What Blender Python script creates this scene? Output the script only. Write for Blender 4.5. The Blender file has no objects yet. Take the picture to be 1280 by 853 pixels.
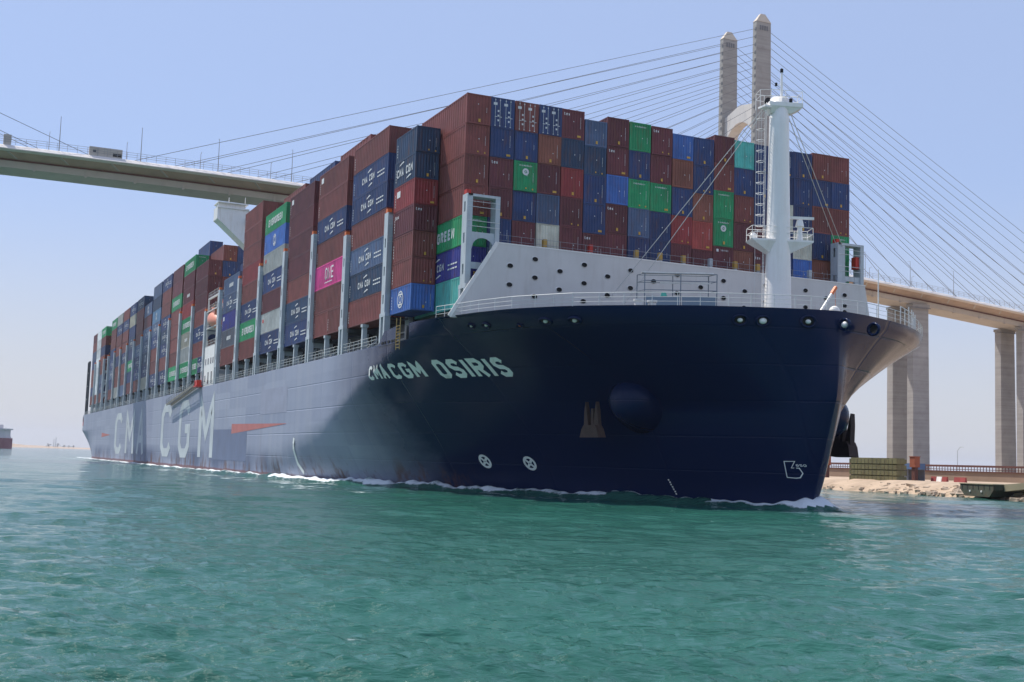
import bpy, math, random
import numpy as np
from mathutils import Vector, Matrix
random.seed(7)
R = math.radians
# ============================== camera, sky, sun, exposure ==============================
scene = bpy.context.scene
C = scene.collection
CAM = Vector((101.896, -63.491, 3.167))
yaw, pitch, roll, FPX = R(155.552), R(5.719), R(1.763), 1502.93
vd = Vector((math.cos(pitch)*math.cos(yaw), math.cos(pitch)*math.sin(yaw), math.sin(pitch)))
rv = vd.cross(Vector((0, 0, 1))).normalized()
uv = rv.cross(vd)
rr = rv*math.cos(roll)+uv*math.sin(roll)
uu = -rv*math.sin(roll)+uv*math.cos(roll)
cd = bpy.data.cameras.new('camera')
cam = bpy.data.objects.new('camera', cd)
C.objects.link(cam)
m = Matrix((rr, uu, -vd)).transposed().to_4x4()
m.translation = CAM
cam.matrix_world = m
cd.sensor_width = 36
cd.lens = FPX/1280*36
cd.clip_start = 0.5
cd.clip_end = 80000
scene.camera = cam

SUN = Vector((-0.42, -0.27, 0.87)).normalized()
w = bpy.data.worlds.new('World')
scene.world = w
w.use_nodes = True
nt = w.node_tree
nt.nodes.clear()
sky = nt.nodes.new('ShaderNodeTexSky')
sky.sky_type = 'NISHITA'
sky.sun_disc = False
sky.sun_elevation = math.asin(SUN.z)
sky.sun_rotation = math.atan2(SUN.x, SUN.y)
sky.altitude = 1500
sky.air_density = 1.0
sky.dust_density = 1.0
sky.ozone_density = 6.0
bg = nt.nodes.new('ShaderNodeBackground')
bg.inputs[1].default_value = 0.1
wo = nt.nodes.new('ShaderNodeOutputWorld')
# the clear sky seen through desert haze: paler all over, whitest along the horizon
tcw = nt.nodes.new('ShaderNodeTexCoord'); sxw = nt.nodes.new('ShaderNodeSeparateXYZ'); nt.links.new(tcw.outputs['Generated'], sxw.inputs[0])
veil = nt.nodes.new('ShaderNodeMapRange'); veil.inputs['From Min'].default_value = 0.0; veil.inputs['From Max'].default_value = 1.0; veil.inputs['To Min'].default_value = 1.0; veil.inputs['To Max'].default_value = 1.25  # veil rises overhead, out of view, to add ambient fill
nt.links.new(sxw.outputs[2], veil.inputs['Value'])
sc1 = nt.nodes.new('ShaderNodeVectorMath'); sc1.operation = 'SCALE'; sc1.inputs[0].default_value = (2.45, 2.98, 4.35); nt.links.new(veil.outputs[0], sc1.inputs['Scale'])
ma1 = nt.nodes.new('ShaderNodeVectorMath'); ma1.operation = 'MULTIPLY_ADD'; ma1.inputs[1].default_value = (0.42, 0.42, 0.42)
nt.links.new(sky.outputs[0], ma1.inputs[0]); nt.links.new(sc1.outputs[0], ma1.inputs[2])
hz = nt.nodes.new('ShaderNodeMapRange'); hz.interpolation_type = 'SMOOTHSTEP'; hz.inputs['From Min'].default_value = -0.02; hz.inputs['From Max'].default_value = 0.24; hz.inputs['To Min'].default_value = 1.0; hz.inputs['To Max'].default_value = 0.0
nt.links.new(sxw.outputs[2], hz.inputs['Value'])
mxw = nt.nodes.new('ShaderNodeMix'); mxw.data_type = 'RGBA'; mxw.inputs[7].default_value = (5.35, 5.35, 5.5, 1)
nt.links.new(hz.outputs[0], mxw.inputs[0]); nt.links.new(ma1.outputs[0], mxw.inputs[6]); nt.links.new(mxw.outputs[2], bg.inputs[0])
nt.links.new(bg.outputs[0], wo.inputs[0])
sd = bpy.data.lights.new('sun', 'SUN')
sd.energy = 3.9
sd.angle = R(0.5)
sd.color = (1, 0.95, 0.88)
so = bpy.data.objects.new('sun', sd)
so.rotation_euler = SUN.to_track_quat('Z', 'Y').to_euler()
so.location = (0, 0, 300)
C.objects.link(so)
scene.view_settings.view_transform = 'Standard'
scene.view_settings.look = 'None'
scene.view_settings.gamma = 1
scene.view_settings.use_curve_mapping = False
scene.view_settings.exposure = 0.35
scene.render.engine = 'CYCLES'
scene.cycles.max_bounces = 5
scene.cycles.volume_bounces = 0
scene.cycles.use_denoising = True
scene.cycles.sample_clamp_direct = 3.0

HAZE = 0.00007
# ============================== helpers ==============================
def put(o, parent=None):
    C.objects.link(o)
    if parent: o.parent = parent
    return o

def tag(o, label=None, cat=None, group=None, kind=None):
    if label: o['label'] = label
    if cat: o['category'] = cat
    if group: o['group'] = group
    if kind: o['kind'] = kind
    return o

def empty(name, loc=(0, 0, 0), rz=0.0):
    o = bpy.data.objects.new(name, None)
    o.location = loc
    o.rotation_euler.z = rz
    o.empty_display_size = 0.5
    C.objects.link(o)
    return o

class MB:
    """collects faces of one mesh"""
    def __init__(s): s.v = []; s.f = []; s.m = []; s.mi = 0
    def face(s, pts):
        n = len(s.v); s.v += [tuple(p) for p in pts]; s.f.append(tuple(range(n, n+len(pts)))); s.m.append(s.mi)
    def box(s, x0, x1, y0, y1, z0, z1):
        n = len(s.v)
        s.v += [(x, y, z) for z in (z0, z1) for y in (y0, y1) for x in (x0, x1)]
        for q in ((0, 2, 3, 1), (4, 5, 7, 6), (0, 1, 5, 4), (2, 6, 7, 3), (0, 4, 6, 2), (1, 3, 7, 5)):
            s.f.append(tuple(n+i for i in q)); s.m.append(s.mi)
    def tube(s, a, b, r, r2=None, n=8, cap=True):
        a = Vector(a); b = Vector(b); r2 = r if r2 is None else r2
        d = (b-a).normalized()
        u = d.cross(Vector((0, 0, 1)) if abs(d.z) < .9 else Vector((1, 0, 0))).normalized(); v = d.cross(u)
        k = len(s.v)
        for p, q in ((a, r), (b, r2)):
            for i in range(n):
                t = 2*math.pi*i/n
                s.v.append(tuple(p+u*math.cos(t)*q+v*math.sin(t)*q))
        for i in range(n):
            j = (i+1) % n
            s.f.append((k+i, k+n+i, k+n+j, k+j)); s.m.append(s.mi)
        if cap:
            s.f.append(tuple(k+i for i in range(n))); s.m.append(s.mi)
            s.f.append(tuple(k+n+i for i in reversed(range(n)))); s.m.append(s.mi)
    def bar(s, a, b, wd, ht):
        """rectangular beam from a to b"""
        a = Vector(a); b = Vector(b); d = (b-a).normalized()
        u = d.cross(Vector((0, 0, 1)) if abs(d.z) < .95 else Vector((1, 0, 0))).normalized(); v = u.cross(d)
        k = len(s.v)
        for p in (a, b):
            for su, sv in ((-1, -1), (1, -1), (1, 1), (-1, 1)):
                s.v.append(tuple(p+u*su*wd/2+v*sv*ht/2))
        for q in ((0, 1, 2, 3), (7, 6, 5, 4), (0, 4, 5, 1), (1, 5, 6, 2), (2, 6, 7, 3), (3, 7, 4, 0)):
            s.f.append(tuple(k+i for i in q)); s.m.append(s.mi)
    def prism(s, poly, axis, a, b):
        """poly: 2D outline in the two other axes, extruded along axis from a to b"""
        def P(p, t):
            return {0: (t, p[0], p[1]), 1: (p[0], t, p[1]), 2: (p[0], p[1], t)}[axis]
        k = len(s.v); n = len(poly)
        s.v += [P(p, a) for p in poly]+[P(p, b) for p in poly]
        s.f.append(tuple(k+i for i in range(n))); s.m.append(s.mi)
        s.f.append(tuple(k+n+i for i in reversed(range(n)))); s.m.append(s.mi)
        for i in range(n):
            j = (i+1) % n
            s.f.append((k+i, k+n+i, k+n+j, k+j)); s.m.append(s.mi)
    def lathe(s, prof, c=(0, 0, 0), n=20):
        k = len(s.v)
        for r_, z in prof:
            for i in range(n):
                t = 2*math.pi*i/n
                s.v.append((c[0]+r_*math.cos(t), c[1]+r_*math.sin(t), c[2]+z))
        for j in range(len(prof)-1):
            for i in range(n):
                i2 = (i+1) % n
                s.f.append((k+j*n+i, k+j*n+i2, k+(j+1)*n+i2, k+(j+1)*n+i)); s.m.append(s.mi)
        s.f.append(tuple(k+i for i in reversed(range(n)))); s.m.append(s.mi)
        s.f.append(tuple(k+(len(prof)-1)*n+i for i in range(n))); s.m.append(s.mi)
    def mesh(s, name, mats):
        me = bpy.data.meshes.new(name)
        me.from_pydata(s.v, [], s.f)
        for mt in (mats if isinstance(mats, (list, tuple)) else [mats]): me.materials.append(mt)
        me.polygons.foreach_set('material_index', s.m)
        me.update()
        return me
    def build(s, name, mats, parent=None, smooth=False, fix=True):
        me = s.mesh(name, mats)
        if fix: fixn(me)
        if smooth: me.polygons.foreach_set('use_smooth', [True]*len(me.polygons))
        return put(bpy.data.objects.new(name, me), parent)

import bmesh
def fixn(me):
    b = bmesh.new(); b.from_mesh(me)
    bmesh.ops.recalc_face_normals(b, faces=b.faces)
    b.to_mesh(me); b.free()

# ---- materials
def node(nt, t, **k):
    n = nt.nodes.new(t)
    for a, b in k.items(): setattr(n, a, b)
    return n

def mat(name, col, rough=.6, metal=0.0, var=.12, scale=.6, dirt=None, dirt_amt=.35, streak=False, rand=0.0, bump=0.0, coat=0.0, bscale=3.0):
    """painted or raw surface: uneven tone, optional dirt or rust patches and vertical runs, a little change from object to object"""
    mt = bpy.data.materials.new(name); mt.use_nodes = True
    nt = mt.node_tree; L = nt.links
    p = nt.nodes['Principled BSDF']
    p.inputs['Roughness'].default_value = rough; p.inputs['Metallic'].default_value = metal
    p.inputs['Coat Weight'].default_value = coat; p.inputs['Coat Roughness'].default_value = .12
    tc = node(nt, 'ShaderNodeTexCoord')
    oi = node(nt, 'ShaderNodeObjectInfo')
    off = node(nt, 'ShaderNodeVectorMath', operation='MULTIPLY_ADD')
    off.inputs[1].default_value = (1, 1, 1)
    sc = node(nt, 'ShaderNodeVectorMath', operation='SCALE'); sc.inputs['Scale'].default_value = 1
    cr = node(nt, 'ShaderNodeCombineXYZ')
    mu = node(nt, 'ShaderNodeMath', operation='MULTIPLY'); mu.inputs[1].default_value = 97.0
    L.new(oi.outputs['Random'], mu.inputs[0])
    for i in range(3): L.new(mu.outputs[0], cr.inputs[i])
    L.new(tc.outputs['Object'], off.inputs[0]); L.new(cr.outputs[0], off.inputs[2])
    n1 = node(nt, 'ShaderNodeTexNoise'); n1.inputs['Scale'].default_value = scale; n1.inputs['Detail'].default_value = 6; n1.inputs['Roughness'].default_value = .6
    L.new(off.outputs[0], n1.inputs['Vector'])
    v = node(nt, 'ShaderNodeMapRange'); v.inputs['From Min'].default_value = .3; v.inputs['From Max'].default_value = .7
    v.inputs['To Min'].default_value = 1-var; v.inputs['To Max'].default_value = 1+var
    L.new(n1.outputs['Fac'], v.inputs['Value'])
    val = v.outputs[0]
    if rand:
        rm = node(nt, 'ShaderNodeMapRange'); rm.inputs['To Min'].default_value = 1-rand; rm.inputs['To Max'].default_value = 1+rand
        L.new(oi.outputs['Random'], rm.inputs['Value'])
        mm = node(nt, 'ShaderNodeMath', operation='MULTIPLY'); L.new(val, mm.inputs[0]); L.new(rm.outputs[0], mm.inputs[1]); val = mm.outputs[0]
    hs = node(nt, 'ShaderNodeHueSaturation'); hs.inputs['Color'].default_value = (*col, 1)
    L.new(val, hs.inputs['Value'])
    out = hs.outputs[0]
    if dirt:
        mp = node(nt, 'ShaderNodeMapping')
        mp.inputs['Scale'].default_value = (2.2, 2.2, .35) if streak else (1, 1, 1)
        L.new(off.outputs[0], mp.inputs[0])
        n2 = node(nt, 'ShaderNodeTexNoise'); n2.inputs['Scale'].default_value = 1.3*scale/.6; n2.inputs['Detail'].default_value = 8; n2.inputs['Roughness'].default_value = .65
        L.new(mp.outputs[0], n2.inputs['Vector'])
        r2 = node(nt, 'ShaderNodeMapRange'); r2.inputs['From Min'].default_value = .5; r2.inputs['From Max'].default_value = .78; r2.inputs['To Max'].default_value = dirt_amt*2
        L.new(n2.outputs['Fac'], r2.inputs['Value'])
        mx = node(nt, 'ShaderNodeMix', data_type='RGBA'); mx.inputs[7].default_value = (*dirt, 1)
        L.new(r2.outputs[0], mx.inputs[0]); L.new(out, mx.inputs[6]); out = mx.outputs[2]
    L.new(out, p.inputs['Base Color'])
    if bump:
        n3 = node(nt, 'ShaderNodeTexNoise'); n3.inputs['Scale'].default_value = bscale; n3.inputs['Detail'].default_value = 4
        L.new(off.outputs[0], n3.inputs['Vector'])
        bp = node(nt, 'ShaderNodeBump'); bp.inputs['Strength'].default_value = bump; bp.inputs['Distance'].default_value = .1
        L.new(n3.outputs['Fac'], bp.inputs['Height']); L.new(bp.outputs[0], p.inputs['Normal'])
    return mt

RUST = (.16, .06, .025)
GR = (.16, .14, .12)
CONT = {  # container paints: colour word -> linear base colour
    'maroon': (.130, .030, .036), 'brown': (.200, .053, .044), 'rust brown': (0.246, 0.083, 0.053), 'red': (0.289, 0.038, 0.038),
    'bright red': (0.450, 0.075, 0.060), 'navy blue': (0.021, 0.049, 0.149), 'dark blue': (0.021, 0.052, 0.108), 'slate blue': (0.079, 0.123, 0.219),
    'bright blue': (0.053, 0.150, 0.450), 'pale blue': (0.115, 0.253, 0.414), 'green': (0.015, 0.300, 0.112), 'teal': (0.090, 0.450, 0.390), 'pale grey': (0.414, 0.425, 0.402),
    'cream': (0.575, 0.564, 0.460), 'pink': (0.800, 0.063, 0.299), 'dark grey': (0.123, 0.140, 0.175), 'beige': (0.414, 0.391, 0.310), 'white': (0.782, 0.800, 0.800), 'indigo': (0.032, 0.035, 0.210),
}
CM = {k: mat('paint_'+k.replace(' ', '_'), v, rough=.55, var=.24, scale=.5, dirt=(RUST if k not in ('cream', 'white', 'pale grey', 'beige') else (.25, .16, .09)), dirt_amt=.32, streak=True, rand=.2) for k, v in CONT.items()}
M = dict(
    mark=mat('marking_white', (.72, .73, .72), .6, var=.10, scale=1.2, dirt=GR, dirt_amt=.2),
    yellow=mat('marking_yellow', (.62, .36, .06), .6, var=.1),
    white=mat('white_paint', (.86, .84, .80), .45, var=.05, scale=.5, dirt=(.42, .30, .16), dirt_amt=.16, streak=True),
    sletter=mat('worn_side_letter', (.56, .60, .61), .6, var=.12, scale=.25, dirt=(.34, .36, .42), dirt_amt=.45, streak=True),
    letter=mat('letter_white', (.80, .84, .80), .5, var=.06, scale=.3, dirt=(.32, .26, .12), dirt_amt=.16, streak=True),
    sgrey=mat('ship_grey_paint', (.64, .625, .60), .5, var=.06, scale=.35, dirt=(.30, .22, .16), dirt_amt=.10, streak=True),
    lgrey=mat('lashing_grey_paint', (.50, .55, .58), .5, var=.08, scale=.5, dirt=(.28, .18, .12), dirt_amt=.15, streak=True),
    dgrey=mat('dark_deck_paint', (.07, .08, .09), .7, var=.2, scale=.7, dirt=(.12, .06, .04), dirt_amt=.3),
    coam=mat('coaming_paint', (.11, .12, .135), .6, var=.2, scale=.5, dirt=RUST, dirt_amt=.25, streak=True),
    black=mat('black_opening', (.006, .007, .009), .8, var=.1),
    steel=mat('galvanised_steel', (.33, .34, .35), .5, .3, var=.1),
    rail=mat('railing_paint', (.66, .66, .64), .5, var=.08),
    anchor=mat('rusty_anchor_steel', (.075, .045, .038), .75, var=.2, scale=1.5, dirt=(.10, .05, .035), dirt_amt=.4),
    orange=mat('orange_paint', (.72, .17, .04), .5, var=.08),
    redp=mat('red_paint', (.55, .035, .02), .5, var=.1),
    lifeb=mat('faded_orange_hull', (.72, .27, .17), .45, var=.08),
    glass=mat('dark_glass', (.02, .03, .04), .08, var=.0),
    pane=mat('pale_screen', (.16, .23, .30), .25, var=.05),
    conc=mat('pylon_concrete', (.37, .35, .325), .85, var=.10, scale=.12, dirt=(.20, .18, .165), dirt_amt=.2, bump=.1),
    cream=mat('pylon_cap', (.62, .54, .44), .8, var=.06),
    fascia=mat('deck_fascia', (.72, .67, .62), .75, var=.07, scale=.15, dirt=(.40, .34, .30), dirt_amt=.2, streak=True),
    girder=mat('girder_concrete', (.47, .35, .265), .8, var=.10, scale=.12, dirt=(.24, .19, .15), dirt_amt=.3),
    web=mat('girder_web', (.50, .46, .41), .75, var=.06, scale=.1, dirt=(.30, .27, .24), dirt_amt=.2),
    cable=mat('cable_sheath', (.17, .17, .18), .6, var=.1),
    mast=mat('mast_white', (.90, .88, .84), .35, var=.03, scale=.4, dirt=(.45, .34, .20), dirt_amt=.10, streak=True),
    rustpost=mat('rusty_post', (.30, .085, .04), .75, var=.15, scale=.6),
    olive=mat('olive_pontoon', (.17, .155, .07), .8, var=.22, scale=.35, dirt=(.10, .06, .03), dirt_amt=.4, streak=True),
    fence=mat('rusty_pipe', (.11, .038, .028), .7, var=.2, scale=.2),
    wallb=mat('mud_wall', (.27, .19, .135), .9, var=.15, scale=.3),
    blue=mat('blue_sheet', (.07, .13, .25), .6, var=.12),
    tarp=mat('pontoon_deck', (.28, .24, .155), .85, var=.15, scale=.3),
    pside=mat('pontoon_side', (.07, .075, .05), .85, var=.3, scale=.5, dirt=(.15, .05, .03), dirt_amt=.4),
    farhull=mat('far_ship_hull', (.24, .05, .08), .6, var=.1, scale=.02),
    farwhite=mat('far_ship_white', (.55, .53, .55), .6, var=.05, scale=.02),
)
# concrete lift lines on the pylons and piers
def lift_lines(mt, period=3.2, dark=.86):
    nt = mt.node_tree; L = nt.links; p = nt.nodes['Principled BSDF']
    src = p.inputs['Base Color'].links[0].from_socket
    tc = node(nt, 'ShaderNodeTexCoord'); sx = node(nt, 'ShaderNodeSeparateXYZ'); L.new(tc.outputs['Object'], sx.inputs[0])
    cb = node(nt, 'ShaderNodeCombineXYZ'); L.new(sx.outputs[2], cb.inputs[2])
    n = node(nt, 'ShaderNodeTexNoise'); n.inputs['Scale'].default_value = 1/period*1.9; n.inputs['Detail'].default_value = 5; n.inputs['Roughness'].default_value = .75
    L.new(cb.outputs[0], n.inputs['Vector'])
    r = node(nt, 'ShaderNodeMapRange'); r.inputs['From Min'].default_value = .35; r.inputs['From Max'].default_value = .65; r.inputs['To Min'].default_value = dark; r.inputs['To Max'].default_value = 1.12
    L.new(n.outputs['Fac'], r.inputs['Value'])
    h = node(nt, 'ShaderNodeHueSaturation'); L.new(src, h.inputs['Color']); L.new(r.outputs[0], h.inputs['Value'])
    L.new(h.outputs[0], p.inputs['Base Color'])
lift_lines(M['conc'], 3.2, .78)

# ---- stroke lettering
GL = {
 'C': ([[(4, 5), (3, 6), (1, 6), (0, 5), (0, 1), (1, 0), (3, 0), (4, 1)]], 4), 'G': ([[(4, 5), (3, 6), (1, 6), (0, 5), (0, 1), (1, 0), (3, 0), (4, 1), (4, 3), (2.4, 3)]], 4),
 'O': ([[(1, 0), (3, 0), (4, 1), (4, 5), (3, 6), (1, 6), (0, 5), (0, 1), (1, 0), (3, 0)]], 4), 'S': ([[(4, 5), (3, 6), (1, 6), (0, 5), (0, 4), (1, 3.1), (3, 2.9), (4, 2), (4, 1), (3, 0), (1, 0), (0, 1)]], 4),
 'I': ([[(0, -.4), (0, 6.4)]], 0), 'R': ([[(0, -.4), (0, 6), (3, 6), (4, 5), (4, 4), (3, 3), (0, 3)], [(1.9, 3), (4, -.4)]], 4), 'M': ([[(0, -.4), (0, 6.2), (2.3, 2.2), (4.6, 6.2), (4.6, -.4)]], 4.6),
 'A': ([[(0, -.4), (2, 6.2), (4, -.4)], [(.8, 1.9), (3.2, 1.9)]], 4), 'E': ([[(4, 6), (0, 6), (0, 0), (4, 0)], [(0, 3), (3.5, 3)]], 4), 'V': ([[(0, 6.4), (2, 0), (4, 6.4)]], 4),
 'N': ([[(0, -.4), (0, 6.2), (4, -.2), (4, 6.4)]], 4), 'T': ([[(0, 6), (4, 6)], [(2, 5.9), (2, -.4)]], 4), 't': ([[(1, 6), (1, 1), (2, 0), (3, 0)], [(0, 4.2), (2.6, 4.2)]], 3),
 'e': ([[(0, 2.2), (3, 2.2), (3, 3.2), (2.2, 4.2), (.8, 4.2), (0, 3.2), (0, 1), (.8, 0), (3, 0)]], 3), 'x': ([[(0, 4.4), (3, -.2)], [(0, -.2), (3, 4.4)]], 3), 'P': ([[(0, -.4), (0, 6), (3, 6), (4, 5), (4, 4), (3, 3), (0, 3)]], 4),
 'L': ([[(0, 6.4), (0, 0), (4, 0)]], 4), '5': ([[(4, 6), (0, 6), (0, 3.4), (3, 3.4), (4, 2.6), (4, 1), (3, 0), (0, 0)]], 4), '0': ([[(1, 0), (3, 0), (4, 1), (4, 5), (3, 6), (1, 6), (0, 5), (0, 1), (1, 0), (3, 0)]], 4),
 '6': ([[(4, 5), (3, 6), (1, 6), (0, 5), (0, 1), (1, 0), (3, 0), (4, 1), (4, 3), (0, 3)]], 4), ' ': ([], 2.5),
}
def stroke_poly(pts, th, sub=0):
    """quads (2D) of a mitred polyline"""
    if sub:
        q = [pts[0]]
        for a, b in zip(pts, pts[1:]):
            n = max(1, int(math.dist(a, b)/sub))
            q += [(a[0]+(b[0]-a[0])*i/n, a[1]+(b[1]-a[1])*i/n) for i in range(1, n+1)]
        pts = q
    Lp, Rp = [], []
    n = len(pts)
    for i, p in enumerate(pts):
        ds = []
        for a, b in ((i-1, i), (i, i+1)):
            if a >= 0 and b < n:
                dx, dy = pts[b][0]-pts[a][0], pts[b][1]-pts[a][1]; l = math.hypot(dx, dy) or 1; ds.append((dx/l, dy/l))
        if len(ds) == 1: nx, ny, k = -ds[0][1], ds[0][0], 1
        else:
            sx, sy = ds[0][0]+ds[1][0], ds[0][1]+ds[1][1]; l = math.hypot(sx, sy)
            if l < .3: sx, sy, l = ds[0][0], ds[0][1], 1
            nx, ny = -sy/l, sx/l; c = -ds[0][1]*nx+ds[0][0]*ny; k = min(1/max(c, .2), 1.5)
        Lp.append((p[0]+nx*th/2*k, p[1]+ny*th/2*k)); Rp.append((p[0]-nx*th/2*k, p[1]-ny*th/2*k))
    return [(Rp[i], Rp[i+1], Lp[i+1], Lp[i]) for i in range(n-1)]

def text_quads(txt, width, height, th=1.0, sub=0, gap=1.7, x_of=None):
    """quads of a word fitted to width x height, origin bottom left"""
    tot = 0; place = []
    for ch in txt:
        g, wd = GL[ch]; place.append((g, tot+th/2)); tot += wd+th+gap
    tot -= gap
    out = []; e = 0
    for g, x0 in place:
        for pl in g:
            e += 1
            for q in stroke_poly([(x+x0, y) for x, y in pl], th, sub):
                out.append(([(x/tot*width, (y+th/2)/(6+th)*height) for x, y in q], e))
    return out

# ============================== hull shape ==============================
def lerp(tab, x):
    return float(np.interp(x, [t[0] for t in tab], [t[1] for t in tab]))
XS = [(-4, 21.4), (0, 22.15), (2.4, 22.95), (5, 23.85), (7.6, 24.75), (9, 25.25), (10.5, 25.45), (16.2, 25.5)]
DK = [(0, 0), (.12, 1.0), (.4, 2.2), (1.0, 4.1), (2.1, 6.9), (4.2, 11.1), (7.2, 15.2), (10.6, 18.9), (15.6, 22.1), (19.5, 23.5), (23.6, 24.5), (30, 25.3), (37, 25.5), (400, 25.5)]
WL = [(0, 0), (.5, .8), (3, 2.0), (8, 4.6), (15, 8.2), (23, 12.3), (33, 16.7), (43, 19.8), (58, 22.8), (73, 24.5), (93, 25.5), (400, 25.5)]
ZF = [(-400, .6), (-70, .8), (-58, 2.6), (-35, 6.2), (-15, 12.0), (2, 16.2), (60, 16.2)]
AFT_Z = [(-4, -318), (0, -322.5), (9.6, -335), (40, -335)]
def hullB(X, z):
    d = lerp(XS, z)-X
    if d <= 0: return 0.0
    W_ = lerp(WL, d)
    dk = lerp(DK, lerp(XS, 16)-X) if X < 25.5 else 0.0
    if X > -200:
        zf = lerp(ZF, X)
        s = max(0.0, min(1.0, z/zf))
        if X > 22.15:   # above the forefoot
            z0 = float(np.interp(X, [t[1] for t in XS[1:]], [t[0] for t in XS[1:]])); s = max(0.0, min(1.0, (z-z0)/(16.2-z0)))
        k = min(1, max(0, (X+38)/48)); k = k*k*(3-2*k)
        q = min(1, max(0, (X-2)/10)); sm = min(1, max(0, (s-.50)/.45)); fl = .16*min(s/.52, 1)+.84*(sm**1.25); g = (1-k)*(1-(1-s)**1.18)+k*((1-q)*s**1.9+q*fl)
        b = W_+(dk-W_)*g
        return max(0.0, b)
    # stern: sides tuck in towards the waterline
    t = max(0, min(1, (-X-285)/50))
    return 25.5-t*t*5*max(0, 1-z/9)
def hull_point(px, py):
    """where the line of sight from the photographer's place through a point meets the starboard hull (used once, to read off lengths)"""
    d = vd*FPX+rr*(px-640)-uu*(py-426.5); d.normalize()
    t = 30.0; last = None
    while t < 420:
        P = CAM+d*t
        if P.x < 26 and P.z >= -1 and -P.y < hullB(P.x, P.z): return P
        t += .05
    return None

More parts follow.
